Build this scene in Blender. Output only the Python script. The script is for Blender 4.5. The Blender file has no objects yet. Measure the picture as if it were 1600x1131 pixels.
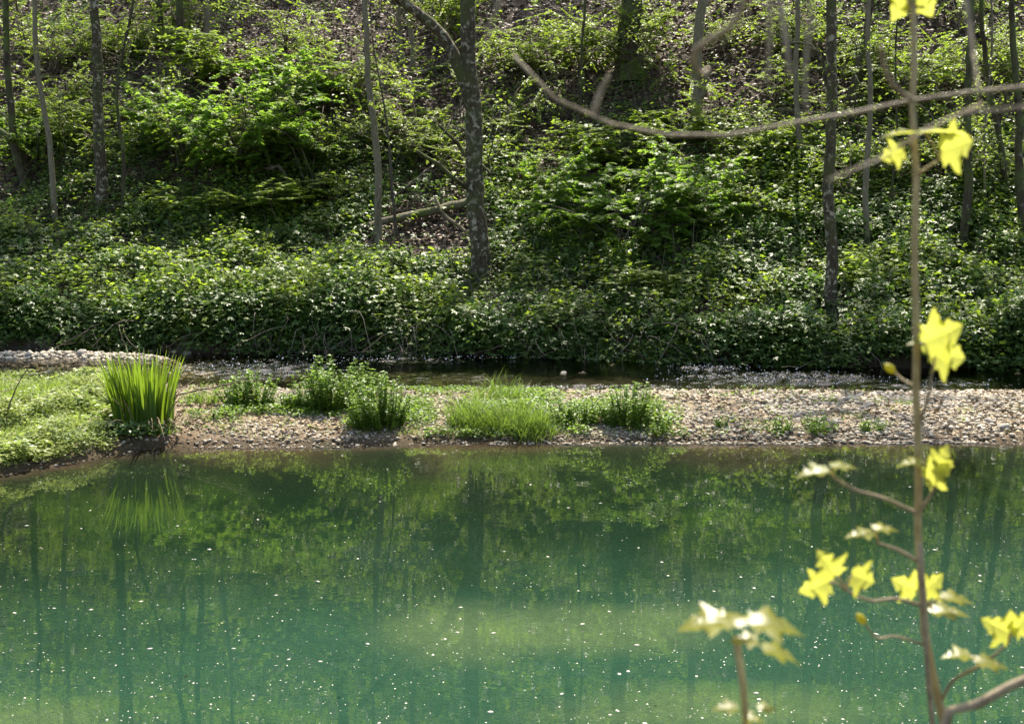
import bpy, math
import numpy as np
from mathutils import Vector

# ------------------------------------------------------------------ camera, sky, sun, exposure
sc = bpy.context.scene
COL = sc.collection
FPX, CX, CY, HCAM, YH = 1900.0, 800.0, 565.5, 2.5, 305.0
PITCH = math.atan((CY - YH) / FPX)
cam_d = bpy.data.cameras.new("camera")
cam = bpy.data.objects.new("camera", cam_d)
COL.objects.link(cam)
cam.location = (0, 0, HCAM)
cam.rotation_euler = (math.pi / 2 - PITCH, 0, 0)
cam_d.sensor_width = 36.0
cam_d.lens = FPX / 1600.0 * 36.0
cam_d.clip_start = 0.05
cam_d.clip_end = 500
cam_d.dof.use_dof = True
cam_d.dof.focus_distance = 15.5
cam_d.dof.aperture_fstop = 6.5
sc.camera = cam

SUN_EL, SUN_AZ = 60.0, 10.0          # azimuth measured from the view axis (+Y) towards +X
w = bpy.data.worlds.new("World")
sc.world = w
w.use_nodes = True
nt = w.node_tree
bg = nt.nodes["Background"]
sky = nt.nodes.new("ShaderNodeTexSky")
sky.sky_type = 'NISHITA'
sky.sun_disc = False
sky.sun_elevation = math.radians(SUN_EL)
sky.sun_rotation = math.radians(SUN_AZ)
sky.dust_density = 2.5
sky.ozone_density = 0.2
nt.links.new(sky.outputs[0], bg.inputs[0])
bg.inputs[1].default_value = 0.15
sl = bpy.data.lights.new("sun", 'SUN')
sl.energy = 5.0
sl.angle = math.radians(0.5)
sl.color = (1.0, 0.93, 0.79)
so = bpy.data.objects.new("sun", sl)
COL.objects.link(so)
_e, _a = math.radians(SUN_EL), math.radians(SUN_AZ)
SUNV = Vector((math.sin(_a) * math.cos(_e), math.cos(_a) * math.cos(_e), math.sin(_e)))
so.rotation_euler = (-SUNV).to_track_quat('-Z', 'Y').to_euler()
so.location = (10, 40, 60)
sc.view_settings.view_transform = 'Standard'
sc.view_settings.look = 'None'
sc.view_settings.gamma = 1.0
sc.view_settings.exposure = 1.35
cy = sc.cycles
cy.use_denoising = True
cy.max_bounces = 7
cy.diffuse_bounces = 4
cy.glossy_bounces = 3
cy.transmission_bounces = 3
cy.transparent_max_bounces = 8
cy.sample_clamp_indirect = 6.0
cy.caustics_reflective = False
cy.caustics_refractive = False

rng = np.random.default_rng(7)

# ------------------------------------------------------------------ helpers
_tab = np.random.default_rng(3).random((256, 256))


def vnoise(x, y):
    x = np.asarray(x, float); y = np.asarray(y, float)
    xi = np.floor(x).astype(int); yi = np.floor(y).astype(int)
    fx = x - xi; fy = y - yi
    fx = fx * fx * (3 - 2 * fx); fy = fy * fy * (3 - 2 * fy)
    g = lambda a, b: _tab[a & 255, b & 255]
    return (g(xi, yi) * (1 - fx) + g(xi + 1, yi) * fx) * (1 - fy) + (g(xi, yi + 1) * (1 - fx) + g(xi + 1, yi + 1) * fx) * fy


def fbm(x, y, o=4):
    s = 0; a = .5
    for k in range(o):
        s = s + a * vnoise(x * 2 ** k + 17.3 * k, y * 2 ** k + 5.1 * k); a *= .5
    return s / (1 - .5 ** o)


def sstep(a, b, x):
    t = np.clip((x - a) / (b - a), 0, 1)
    return t * t * (3 - 2 * t)


def y_at(px, py):                       # water-level depth of a pixel
    d = ray(px, py); return -HCAM / d[2] * d[1]


def ray(px, py):
    u = (px - CX) / FPX; v = (CY - py) / FPX
    cp, sp = math.cos(PITCH), math.sin(PITCH)
    return np.array([u, cp + v * sp, -sp + v * cp])


def proj(P):
    P = np.asarray(P, float)
    cp, sp = math.cos(PITCH), math.sin(PITCH)
    z = P[..., 2] - HCAM
    f = P[..., 1] * cp - z * sp
    v = P[..., 1] * sp + z * cp
    return CX + FPX * P[..., 0] / f, CY - FPX * v / f


def curve(tab):
    xs, ys = [], []
    for px, py in tab:
        d = ray(px, py); t = -HCAM / d[2]
        xs.append(t * d[0]); ys.append(t * d[1])
    o = np.argsort(xs)
    xs = np.array(xs)[o]; ys = np.array(ys)[o]
    return lambda x: np.interp(x, xs, ys)


shore = curve([(-260, 775), (-100, 755), (0, 742), (100, 726), (180, 708), (250, 698), (400, 697), (560, 694), (700, 692), (1050, 690), (1600, 690), (1900, 692)])
_shore0 = shore
shore = lambda x: _shore0(x) + .22 * (fbm(np.asarray(x) * 1.4, np.full(np.shape(x), 7.7), 4) - .5)
barfar = curve([(-200, 612), (0, 611), (250, 611), (450, 615), (600, 619), (800, 620), (1050, 619), (1300, 618), (1600, 616), (1900, 616)])
bank = curve([(-300, 546), (0, 547), (200, 551), (500, 554), (700, 554), (900, 558), (1050, 566), (1300, 572), (1600, 576), (1900, 577)])


def height(x, y):
    x = np.asarray(x, float); y = np.asarray(y, float)
    ys, yf, yb = shore(x), barfar(x), bank(x)
    yb = yb + (fbm(x * .9, 3.3, 3) - .5) * .45
    n1 = fbm(x * .35 + 3, y * .35 + 9, 4) - .5
    n2 = fbm(x * 1.7 + 31, y * 1.7, 3) - .5
    # pond bed and near bank
    d = ys - y
    pond = -np.clip(d, 0, None) * .07 - .55 * (1 - np.exp(-np.clip(d - .3, 0, None) / 1.6)) + n1 * .25 * sstep(.4, 2, d)
    near = 1.0 - .0 * y + n1 * .25
    tn = sstep(4.2, 1.2, y + (fbm(x * .6, 8., 3) - .5) * .8)
    pond = pond * (1 - tn) + near * tn
    # bar
    t = np.clip((y - ys) / np.maximum(yf - ys, .1), 0, 1)
    hump = .17 + .05 * sstep(-2.6, -3.6, x) - .03 * sstep(1, 4, x)
    bar = hump * np.sin(math.pi * t) ** .55 + (n2 * .10 + n1 * .10) * np.sin(math.pi * t)
    # stream bed
    ts = y - yf
    stream = -.22 * sstep(0, .5, ts) + n2 * .08
    spit = sstep(-4.7, -5.6, x) * np.exp(-((y - (yb - .60)) / .40) ** 2)
    stream = stream + .255 * spit
    # far bank and slope
    u = y - yb
    lip = .36 * sstep(-.05, .32, u) + .30 * np.clip(u, 0, 2.2)
    u2 = np.clip(u - 1.6, 0, None)
    slope = .70 * (u2 - 1.0 * (1 - np.exp(-u2 / 1.0)))
    slope = slope - .35 * np.clip(y - 62, 0, None)
    hill = lip + slope + n1 * .75 * sstep(.6, 4, u) + n2 * (.18 * sstep(.2, 1, u) + .22 * sstep(0, .1, u) * sstep(.6, .3, u)) + (fbm(x * .12, y * .12, 2) - .5) * 3 * sstep(6, 16, u)
    z = np.where(y < ys, pond, np.where(y < yf, bar, np.where(u < -.05, stream * sstep(0.0, .3, -u) + (-.05) * (1 - sstep(0., .3, -u)), hill - .05)))
    return z


def hit(px, py, y0=8.0):
    d = ray(px, py)
    Y = np.arange(y0, 70, .02)
    t = Y / d[1]
    z = HCAM + t * d[2]; x = t * d[0]
    k = np.nonzero(height(x, Y) >= z)[0]
    k = k[0] if len(k) else -1
    return np.array([x[k], Y[k], height(x[k:k + 1], Y[k:k + 1])[0] if k >= 0 else z[k]])


def at(px, py, Y):
    d = ray(px, py); t = Y / d[1]
    return np.array([t * d[0], Y, HCAM + t * d[2]])


class MB:
    def __init__(s):
        s.v = []; s.f = []; s.t = []; s.m = []; s.n = 0

    def add(s, V, F, tint=.5, mat=0):
        V = np.asarray(V, float).reshape(-1, 3); F = np.asarray(F, int)
        s.v.append(V); s.f.append(F + s.n); s.n += len(V)
        s.t.append(np.broadcast_to(np.asarray(tint, float), (len(V),)))
        s.m.append(np.full(len(F), mat, int))

    def tube(s, P, R, sides=6, tint=.5, mat=0, rough=0., cap=True):
        P = np.asarray(P, float); n = len(P)
        R = np.broadcast_to(np.asarray(R, float), (n,))
        T = np.gradient(P, axis=0)
        T /= np.linalg.norm(T, axis=1)[:, None] + 1e-9
        ref = np.array([1., 0, 0]) if abs(T[:, 0]).mean() < .8 else np.array([0, 1., 0])
        A = np.cross(T, ref); A /= np.linalg.norm(A, axis=1)[:, None] + 1e-9
        B = np.cross(T, A)
        a = np.arange(sides) / sides * 2 * math.pi
        rr = R[:, None] * (1 + rough * (rng.random((n, sides)) - .5))
        V = P[:, None] + rr[..., None] * (np.cos(a)[None, :, None] * A[:, None] + np.sin(a)[None, :, None] * B[:, None])
        i = np.arange(n - 1)[:, None] * sides; j = np.arange(sides)[None]; k = (j + 1) % sides
        a0, a1, b0, b1 = i + j, i + k, i + sides + j, i + sides + k
        F = np.concatenate([np.stack([a0, b0, b1], -1).reshape(-1, 3), np.stack([a0, b1, a1], -1).reshape(-1, 3)])
        V = V.reshape(-1, 3)
        if cap:
            V = np.concatenate([V, P[-1:] + T[-1:] * R[-1] * .4])
            e = (n - 1) * sides
            F = np.concatenate([F, np.stack([e + j[0], np.full(sides, n * sides), e + k[0]], -1)])
        s.add(V, F, tint, mat)

    def leaves(s, tpl, P, D, N, S, tint, mat=0):
        T, F = tpl
        P = np.asarray(P, float); n = len(P)
        if n == 0: return
        D = D / (np.linalg.norm(D, axis=1)[:, None] + 1e-9)
        N = N - (N * D).sum(1)[:, None] * D
        N /= np.linalg.norm(N, axis=1)[:, None] + 1e-9
        X = np.cross(D, N)
        S = np.broadcast_to(np.asarray(S, float), (n,))[:, None, None]
        V = P[:, None] + S * (T[None, :, 0:1] * X[:, None] + T[None, :, 1:2] * D[:, None] + T[None, :, 2:3] * N[:, None])
        m = len(T)
        FF = (np.arange(n) * m)[:, None, None] + F[None]
        tint = np.broadcast_to(np.asarray(tint, float), (n,))
        s.add(V.reshape(-1, 3), FF.reshape(-1, 3), np.repeat(tint, m), mat)

    def mesh(s, name, mats, smooth=False):
        V = np.concatenate(s.v); F = np.concatenate(s.f)
        me = bpy.data.meshes.new(name)
        me.vertices.add(len(V)); me.vertices.foreach_set("co", V.astype(np.float32).ravel())
        me.loops.add(F.size); me.loops.foreach_set("vertex_index", F.astype(np.int32).ravel())
        me.polygons.add(len(F)); me.polygons.foreach_set("loop_start", (np.arange(len(F)) * 3).astype(np.int32))
        for m in (mats if isinstance(mats, (list, tuple)) else [mats]):
            me.materials.append(m)
        me.polygons.foreach_set("material_index", np.concatenate(s.m).astype(np.int32))
        if smooth: me.polygons.foreach_set("use_smooth", np.ones(len(F), bool))
        a = me.attributes.new("tint", 'FLOAT', 'POINT')
        a.data.foreach_set("value", np.concatenate(s.t).astype(np.float32))
        me.update(calc_edges=True)
        return me

    def build(s, name, mats, parent=None, smooth=False, loc=None):
        return put(name, s.mesh(name, mats, smooth), parent, loc)


def put(name, me, parent=None, loc=None):
    o = bpy.data.objects.new(name, me); COL.objects.link(o)
    if parent is not None: o.parent = parent
    if loc is not None: o.location = loc
    return o


def tag(o, label=None, cat=None, group=None, kind=None):
    if label: o["label"] = label
    if cat: o["category"] = cat
    if group: o["group"] = group
    if kind: o["kind"] = kind
    return o


def thing(name, loc, label, cat, group=None, rz=0.):
    o = bpy.data.objects.new(name, None); COL.objects.link(o)
    o.location = loc; o.rotation_euler = (0, 0, rz); o.empty_display_size = .1
    return tag(o, label, cat, group)


# leaf templates: x across, y along, z normal ----------------------------------
KITE = (np.array([[0, 0, 0], [-.30, .42, .07], [0, 1, -.06], [.30, .42, .07]]), np.array([[0, 3, 2], [0, 2, 1]]))
OVATE = (np.array([[0, 0, 0], [-.24, .25, .05], [-.27, .55, .05], [0, 1, -.10], [.27, .55, .05], [.24, .25, .05], [0, .5, 0]]),
         np.array([[0, 5, 6], [5, 4, 6], [4, 3, 6], [3, 2, 6], [2, 1, 6], [1, 0, 6]]))
_m = [(0, 0), (.22, .02), (.50, -.02), (.33, .22), (.62, .50), (.27, .48), (0, 1.0), (-.27, .48), (-.62, .50), (-.33, .22), (-.50, -.02), (-.22, .02)]
_mp = np.array([[a, b, -.12 * (a * a + (b - .3) ** 2)] for a, b in _m] + [[0, .3, .03]])
MAPLE = (_mp, np.array([[i, (i + 1) % 12, 12] for i in range(12)]))


def _trif():
    V, F = [], []
    for k, a in enumerate((-1.05, 0, 1.05)):
        c, s_ = math.cos(a), math.sin(a)
        T = KITE[0].copy() * (.62 if k != 1 else .7)
        R = np.stack([T[:, 0] * c + T[:, 1] * s_, -T[:, 0] * s_ + T[:, 1] * c + .25, T[:, 2] - .10 * T[:, 1]], 1)
        F.append(KITE[1] + 4 * k); V.append(R)
    return np.concatenate(V), np.concatenate(F)


TRIF = _trif()


def unit(n):
    v = rng.normal(size=(n, 3)); return v / np.linalg.norm(v, axis=1)[:, None]


def blades(mb, P, H, lean, wid, tint, seg=4, mat=0, curl=.35):
    """grass-like tapered strips; P base points, H heights, lean = xy lean vectors."""
    n = len(P)
    H = np.broadcast_to(H, (n,)); wid = np.broadcast_to(wid, (n,))
    a = rng.random(n) * math.pi
    side = np.stack([np.cos(a), np.sin(a), np.zeros(n)], 1)
    t = np.linspace(0, 1, seg + 1)
    L = np.concatenate([lean, np.zeros((n, 1))], 1)
    C = P[:, None] + t[None, :, None] * H[:, None, None] * np.array([0, 0, 1.]) * (1 - curl * np.linalg.norm(lean, axis=1)[:, None, None] * t[None, :, None] ** 2) \
        + (t ** 2)[None, :, None] * H[:, None, None] * L[:, None]
    W = wid[:, None] * (1 - t[None] ** 2.2) * (.75 + .25 * np.sin(math.pi * t))[None]
    V = np.stack([C - side[:, None] * W[..., None] / 2, C + side[:, None] * W[..., None] / 2], 2)
    m = 2 * (seg + 1)
    f = []
    for i in range(seg):
        f += [[2 * i, 2 * i + 1, 2 * i + 3], [2 * i, 2 * i + 3, 2 * i + 2]]
    F = (np.arange(n) * m)[:, None, None] + np.array(f)[None]
    mb.add(V.reshape(-1, 3), F.reshape(-1, 3), np.repeat(np.broadcast_to(tint, (n,)), m), mat)


def smooth_path(pts, n=14, wob=0.):
    pts = np.asarray(pts, float)
    d = np.r_[0, np.cumsum(np.linalg.norm(np.diff(pts, axis=0), axis=1))]
    s_ = np.linspace(0, d[-1], n)
    # Catmull-Rom through the points
    out = []
    for v in s_:
        i = min(np.searchsorted(d, v, 'right') - 1, len(pts) - 2)
        t = (v - d[i]) / (d[i + 1] - d[i] + 1e-9)
        p0, p1, p2, p3 = pts[max(i - 1, 0)], pts[i], pts[i + 1], pts[min(i + 2, len(pts) - 1)]
        out.append(.5 * ((2 * p1) + (p2 - p0) * t + (2 * p0 - 5 * p1 + 4 * p2 - p3) * t * t + (3 * p1 - p0 - 3 * p2 + p3) * t ** 3))
    out = np.array(out)
    if wob:
        k = rng.normal(size=out.shape) * wob
        k[0] = 0
        out = out + k
    return out


# ------------------------------------------------------------------ materials
def newmat(name):
    m = bpy.data.materials.new(name); m.use_nodes = True
    n = m.node_tree.nodes; n.clear()
    out = n.new("ShaderNodeOutputMaterial")
    return m, m.node_tree, out


def nd(t, typ, **kw):
    n = t.nodes.new(typ)
    for k, v in kw.items():
        if k.startswith("i_"):
            n.inputs[k[2:].replace("_", " ")].default_value = v
        else: setattr(n, k, v)
    return n


def mixc(t, fac, a, b, mode='MIX'):
    n = t.nodes.new("ShaderNodeMix"); n.data_type = 'RGBA'; n.blend_type = mode
    for i, v in ((0, fac), (6, a), (7, b)):
        if hasattr(v, "links"): t.links.new(v, n.inputs[i])
        elif i == 0: n.inputs[i].default_value = v
        else: n.inputs[i].default_value = (*v, 1)
    return n.outputs[2]


def rampf(t, src, a, b):
    n = nd(t, "ShaderNodeMapRange"); n.inputs[1].default_value = a; n.inputs[2].default_value = b
    t.links.new(src, n.inputs[0]); return n.outputs[0]


def noise(t, scale, detail=4, rough=.6, vec=None, dist=0.):
    n = nd(t, "ShaderNodeTexNoise"); n.inputs["Scale"].default_value = scale; n.inputs["Detail"].default_value = detail
    n.inputs["Roughness"].default_value = rough; n.inputs["Distortion"].default_value = dist
    if vec is not None: t.links.new(vec, n.inputs["Vector"])
    return n


def leafmat(name, dark, light, trans, amt=.4, rough=.38, spec=.5, var=.5):
    m, t, out = newmat(name)
    at_ = nd(t, "ShaderNodeAttribute", attribute_name="tint")
    col = mixc(t, at_.outputs["Fac"], dark, light)
    tc = nd(t, "ShaderNodeTexCoord")
    nz = noise(t, 3.0, 3, .6, tc.outputs["Object"])
    col = mixc(t, rampf(t, nz.outputs[0], .35, .7), col, tuple(.5 * (a + b) * k for a, b, k in zip(dark, light, (1.25, 1.05, .6))))
    p = nd(t, "ShaderNodeBsdfPrincipled"); t.links.new(col, p.inputs["Base Color"])
    p.inputs["Roughness"].default_value = rough; p.inputs["Specular IOR Level"].default_value = spec
    tr = nd(t, "ShaderNodeBsdfTranslucent")
    t.links.new(mixc(t, at_.outputs["Fac"], tuple(c * .7 for c in trans), trans), tr.inputs[0])
    mx = nd(t, "ShaderNodeMixShader"); mx.inputs[0].default_value = amt
    t.links.new(p.outputs[0], mx.inputs[1]); t.links.new(tr.outputs[0], mx.inputs[2])
    t.links.new(mx.outputs[0], out.inputs[0])
    return m


def barkmat(name, c1, c2, lichen, lich=.55, moss=.0, mosscol=(.07, .09, .02), sc_=1.0):
    m, t, out = newmat(name)
    tc = nd(t, "ShaderNodeTexCoord")
    mp = nd(t, "ShaderNodeMapping"); mp.inputs["Scale"].default_value = (1, 1, .22)
    t.links.new(tc.outputs["Object"], mp.inputs[0])
    n1 = noise(t, 22 * sc_, 5, .7, mp.outputs[0], .6)
    n2 = noise(t, 7 * sc_, 4, .65, tc.outputs["Object"], .3)
    n3 = noise(t, 1.7, 3, .6, tc.outputs["Object"])
    col = mixc(t, rampf(t, n1.outputs[0], .35, .65), c1, c2)
    col = mixc(t, rampf(t, n2.outputs[0], lich, lich + .09), col, lichen)
    if moss > 0:
        col = mixc(t, rampf(t, n3.outputs[0], .62 - moss * .3, .80 - moss * .3), col, mosscol)
    p = nd(t, "ShaderNodeBsdfPrincipled"); p.inputs["Roughness"].default_value = .85
    p.inputs["Specular IOR Level"].default_value = .25
    t.links.new(col, p.inputs["Base Color"])
    b = nd(t, "ShaderNodeBump"); b.inputs["Strength"].default_value = .8; b.inputs["Distance"].default_value = .03
    t.links.new(n1.outputs[0], b.inputs["Height"]); t.links.new(b.outputs[0], p.inputs["Normal"])
    t.links.new(p.outputs[0], out.inputs[0])
    return m


def plainmat(name, c1, c2, scale=20, rough=.8, bump=.3, tint=False, spec=.3):
    m, t, out = newmat(name)
    tc = nd(t, "ShaderNodeTexCoord")
    n1 = noise(t, scale, 4, .65, tc.outputs["Object"])
    fac = rampf(t, n1.outputs[0], .3, .7)
    col = mixc(t, fac, c1, c2)
    if tint:
        a = nd(t, "ShaderNodeAttribute", attribute_name="tint")
        c = mixc(t, a.outputs["Fac"], c1, c2)
        col = mixc(t, .3, c, col)
    p = nd(t, "ShaderNodeBsdfPrincipled"); p.inputs["Roughness"].default_value = rough
    p.inputs["Specular IOR Level"].default_value = spec
    t.links.new(col, p.inputs["Base Color"])
    if bump:
        b = nd(t, "ShaderNodeBump"); b.inputs["Strength"].default_value = bump; b.inputs["Distance"].default_value = .01
        t.links.new(n1.outputs[0], b.inputs["Height"]); t.links.new(b.outputs[0], p.inputs["Normal"])
    t.links.new(p.outputs[0], out.inputs[0])
    return m


M = {}
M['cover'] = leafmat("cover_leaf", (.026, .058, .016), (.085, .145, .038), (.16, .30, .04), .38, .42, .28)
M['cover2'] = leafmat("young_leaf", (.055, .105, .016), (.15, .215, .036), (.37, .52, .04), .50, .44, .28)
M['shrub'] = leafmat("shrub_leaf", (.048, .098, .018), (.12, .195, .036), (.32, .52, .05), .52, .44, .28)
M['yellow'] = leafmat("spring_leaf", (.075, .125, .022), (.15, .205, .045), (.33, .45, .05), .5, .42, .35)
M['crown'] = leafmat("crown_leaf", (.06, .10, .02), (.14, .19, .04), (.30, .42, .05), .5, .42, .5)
M['barplant'] = leafmat("herb_leaf", (.050, .105, .020), (.135, .215, .04), (.32, .50, .05), .48, .42, .4)
M['grass'] = leafmat("grass_blade", (.07, .12, .02), (.17, .24, .05), (.36, .50, .06), .45, .40, .45)
M['tuft'] = leafmat("tuft_grass_blade", (.045, .095, .018), (.125, .195, .04), (.28, .43, .05), .45, .40, .4)
M['mat'] = leafmat("mat_herb_leaf", (.08, .13, .03), (.25, .30, .10), (.42, .54, .12), .42, .42, .45)
M['iris'] = leafmat("iris_blade", (.035, .085, .018), (.10, .17, .03), (.30, .46, .03), .5, .30, .5)
M['fgleaf'] = leafmat("sapling_leaf", (.11, .14, .02), (.22, .24, .03), (.70, .72, .11), .62, .34, .55)
M['litter'] = plainmat("leaf_litter_brown", (.050, .029, .016), (.20, .13, .078), 60, .6, 0, True, .4)
M['bark_main'] = barkmat("bark_grey_mottled", (.022, .015, .008), (.085, .064, .036), (.32, .285, .20), .53, .5, (.06, .065, .018), 1.5)
M['bark_dark'] = barkmat("bark_dark_mossy", (.022, .016, .009), (.075, .058, .033), (.17, .155, .105), .60, .55)
M['bark_pale'] = barkmat("bark_pale_smooth", (.12, .10, .060), (.20, .17, .105), (.27, .245, .18), .62, .2, (.09, .09, .03), 1.6)
M['bark_moss'] = barkmat("bark_mossy_log", (.09, .075, .05), (.19, .16, .11), (.26, .24, .18), .6, .55, (.075, .09, .02))
M['twig'] = plainmat("twig_grey", (.085, .064, .042), (.21, .17, .12), 30, .75, .2)
M['twig_dark'] = plainmat("twig_dark", (.035, .028, .020), (.09, .075, .05), 30, .8, .2)
M['fgtwig'] = plainmat("foreground_bark", (.11, .078, .042), (.30, .235, .14), 60, .6, .3)
M['fgstem'] = plainmat("sapling_stem", (.20, .135, .045), (.34, .26, .11), 40, .42, .2, False, .6)
M['drystraw'] = plainmat("dry_leaf_straw", (.11, .075, .04), (.34, .26, .15), 20, .7, .1)
M['stone'] = plainmat("limestone_pebble", (.18, .140, .092), (.56, .49, .375), 30, .8, .3, True)
M['rock'] = plainmat("limestone_rock", (.16, .14, .11), (.36, .33, .27), 12, .8, .6)
M['petal'] = plainmat("floating_petal", (.36, .33, .26), (.66, .62, .52), 80, .5, 0)
M['glint_flecks'] = plainmat("painted_glint", (.75, .77, .78), (.85, .86, .87), 40, .25, 0, False, .6)  # near-white colour that paints sun sparkle onto the riffle flecks
M['bud'] = leafmat("leaf_bud", (.25, .24, .02), (.35, .33, .03), (.70, .66, .04), .5, .4, .4)


def terrain_mat():
    m, t, out = newmat("ground_soil")
    a = nd(t, "ShaderNodeAttribute", attribute_name="local_colour")
    tc = nd(t, "ShaderNodeTexCoord")
    n1 = noise(t, 14, 6, .7, tc.outputs["Object"])
    n2 = noise(t, 60, 3, .6, tc.outputs["Object"])
    col = mixc(t, rampf(t, n1.outputs[0], .3, .7), a.outputs["Color"], (.5, .5, .5), 'MULTIPLY')
    col = mixc(t, .6, a.outputs["Color"], col)
    p = nd(t, "ShaderNodeBsdfPrincipled"); p.inputs["Roughness"].default_value = .9
    p.inputs["Specular IOR Level"].default_value = .2
    t.links.new(col, p.inputs["Base Color"])
    b = nd(t, "ShaderNodeBump"); b.inputs["Strength"].default_value = .7; b.inputs["Distance"].default_value = .03
    t.links.new(n2.outputs[0], b.inputs["Height"]); t.links.new(b.outputs[0], p.inputs["Normal"])
    t.links.new(p.outputs[0], out.inputs[0])
    return m


def water_mat(name, tint, murk, murkfac, stretch, scale, strength, dist, rough, riffle=False):
    m, t, out = newmat(name)
    tc = nd(t, "ShaderNodeTexCoord")
    mp = nd(t, "ShaderNodeMapping"); mp.inputs["Scale"].default_value = stretch
    t.links.new(tc.outputs["Object"], mp.inputs[0])
    n1 = noise(t, scale, 3, .55, mp.outputs[0], .4)
    n2 = noise(t, scale * .22, 2, .5, mp.outputs[0], .2)
    add = nd(t, "ShaderNodeMath", operation='MULTIPLY_ADD'); add.inputs[1].default_value = 2.2
    t.links.new(n2.outputs[0], add.inputs[0]); t.links.new(n1.outputs[0], add.inputs[2])
    b = nd(t, "ShaderNodeBump"); b.inputs["Distance"].default_value = dist
    t.links.new(add.outputs[0], b.inputs["Height"])
    if riffle:
        at_ = nd(t, "ShaderNodeAttribute", attribute_name="riffle")
        mm = nd(t, "ShaderNodeMath", operation='MULTIPLY_ADD'); mm.inputs[1].default_value = strength; mm.inputs[2].default_value = .12
        t.links.new(at_.outputs["Fac"], mm.inputs[0]); t.links.new(mm.outputs[0], b.inputs["Strength"])
    else:
        n3 = noise(t, .35, 2, .5, tc.outputs["Object"])
        mm = nd(t, "ShaderNodeMath", operation='MULTIPLY'); mm.inputs[1].default_value = strength
        t.links.new(rampf(t, n3.outputs[0], .25, .7), mm.inputs[0]); t.links.new(mm.outputs[0], b.inputs["Strength"])
    da = nd(t, "ShaderNodeAttribute", attribute_name="depth")
    tr = nd(t, "ShaderNodeBsdfTransparent")
    t.links.new(mixc(t, da.outputs["Fac"], (.97, .96, .93), tint), tr.inputs[0])
    df = nd(t, "ShaderNodeBsdfDiffuse"); df.inputs[0].default_value = (*murk, 1)
    mf = nd(t, "ShaderNodeMath", operation='MULTIPLY'); mf.inputs[1].default_value = murkfac
    sa = nd(t, "ShaderNodeAttribute", attribute_name="silt"); t.links.new(sa.outputs["Fac"], mf.inputs[0])
    mx = nd(t, "ShaderNodeMixShader"); t.links.new(mf.outputs[0], mx.inputs[0])
    t.links.new(tr.outputs[0], mx.inputs[1]); t.links.new(df.outputs[0], mx.inputs[2])
    gl = nd(t, "ShaderNodeBsdfGlossy"); gl.inputs["Roughness"].default_value = rough
    t.links.new(b.outputs[0], gl.inputs["Normal"])
    fr = nd(t, "ShaderNodeFresnel"); fr.inputs[0].default_value = 1.6
    t.links.new(b.outputs[0], fr.inputs["Normal"])
    m2 = nd(t, "ShaderNodeMixShader"); t.links.new(fr.outputs[0], m2.inputs[0])
    t.links.new(mx.outputs[0], m2.inputs[1]); t.links.new(gl.outputs[0], m2.inputs[2])
    t.links.new(m2.outputs[0], out.inputs[0])
    return m


M['pond'] = water_mat("pond_water", (.46, .78, .66), (.10, .19, .135), .042, (.55, 1.3, 1), 6, .045, .015, .0)
M['stream'] = water_mat("stream_water", (.50, .46, .30), (.02, .02, .01), .15, (1.0, 1.6, 1), 30, .5, .012, .0, True)
M['soil'] = terrain_mat()

# ------------------------------------------------------------------ ground (one sheet), water
def steps(*segs):
    out = []
    for a, b, s_ in segs: out.append(np.arange(a, b, s_))
    return np.concatenate(out + [[segs[-1][1]]])


gx = steps((-110, -30, 8), (-30, -14, 1.2), (-14, -9, .3), (-9, 9, .13), (9, 14, .3), (14, 30, 1.2), (30, 110, 8))
gy = steps((-60, 0, 6), (0, 4, .5), (4, 9.5, .25), (9.5, 20.5, .08), (20.5, 34, .22), (34, 60, 1.2), (60, 150, 10))
X, Y = np.meshgrid(gx, gy)
Z = height(X, Y)
Z = Z - .9 * sstep(0.2, 6, -Y) * 0
nxg, nyg = len(gx), len(gy)
V = np.stack([X, Y, Z], -1).reshape(-1, 3)
i = (np.arange(nyg - 1)[:, None] * nxg + np.arange(nxg - 1)[None]).ravel()
F = np.concatenate([np.stack([i, i + 1, i + nxg + 1], 1), np.stack([i, i + nxg + 1, i + nxg], 1)])
g = MB(); g.add(V, F)
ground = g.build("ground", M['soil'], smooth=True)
tag(ground, "forest floor, gravel bar and stream bed as one ground sheet", "ground", kind="structure")
# local colours of soil, gravel, mud, silt, weed
fx, fy, fz = V[:, 0], V[:, 1], V[:, 2]
ys, yf, yb = shore(fx), barfar(fx), bank(fx)
c = np.tile(np.array([.060, .043, .028]), (len(V), 1))            # forest soil


def blend(c, w_, col):
    return c * (1 - w_[:, None]) + np.array(col) * w_[:, None]


isbar = sstep(-.15, .25, fy - ys) * sstep(.2, -.3, fy - yf)
c = blend(c, isbar, (.20, .15, .095))
c = blend(c, isbar * sstep(.45, .6, fbm(fx * 1.2 + 9, fy * 2, 3)) * .7, (.33, .27, .18))
c = blend(c, sstep(0, .12, fy - ys) * sstep(.55, .2, fy - ys) * .8, (.16, .11, .065))
c = blend(c, sstep(-.2, .3, fy - yf) * sstep(.1, -.2, fy - yb), (.034, .028, .014))
c = blend(c, sstep(-4.4, -5.2, fx) * sstep(.0, .08, fz) * sstep(16.5, 17.2, fy) * sstep(.1, -.2, fy - yb), (.30, .27, .22))
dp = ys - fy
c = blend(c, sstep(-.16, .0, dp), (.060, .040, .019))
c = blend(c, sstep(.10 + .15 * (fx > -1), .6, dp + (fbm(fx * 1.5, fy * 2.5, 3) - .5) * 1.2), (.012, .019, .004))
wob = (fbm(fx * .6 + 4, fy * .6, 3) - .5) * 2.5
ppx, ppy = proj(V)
edge = ppy + wob * 45 + 60 * sstep(500, 0, ppx) * 0 - 55 * sstep(560, 200, ppx) + 30 * sstep(900, 1300, ppx)
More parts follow.
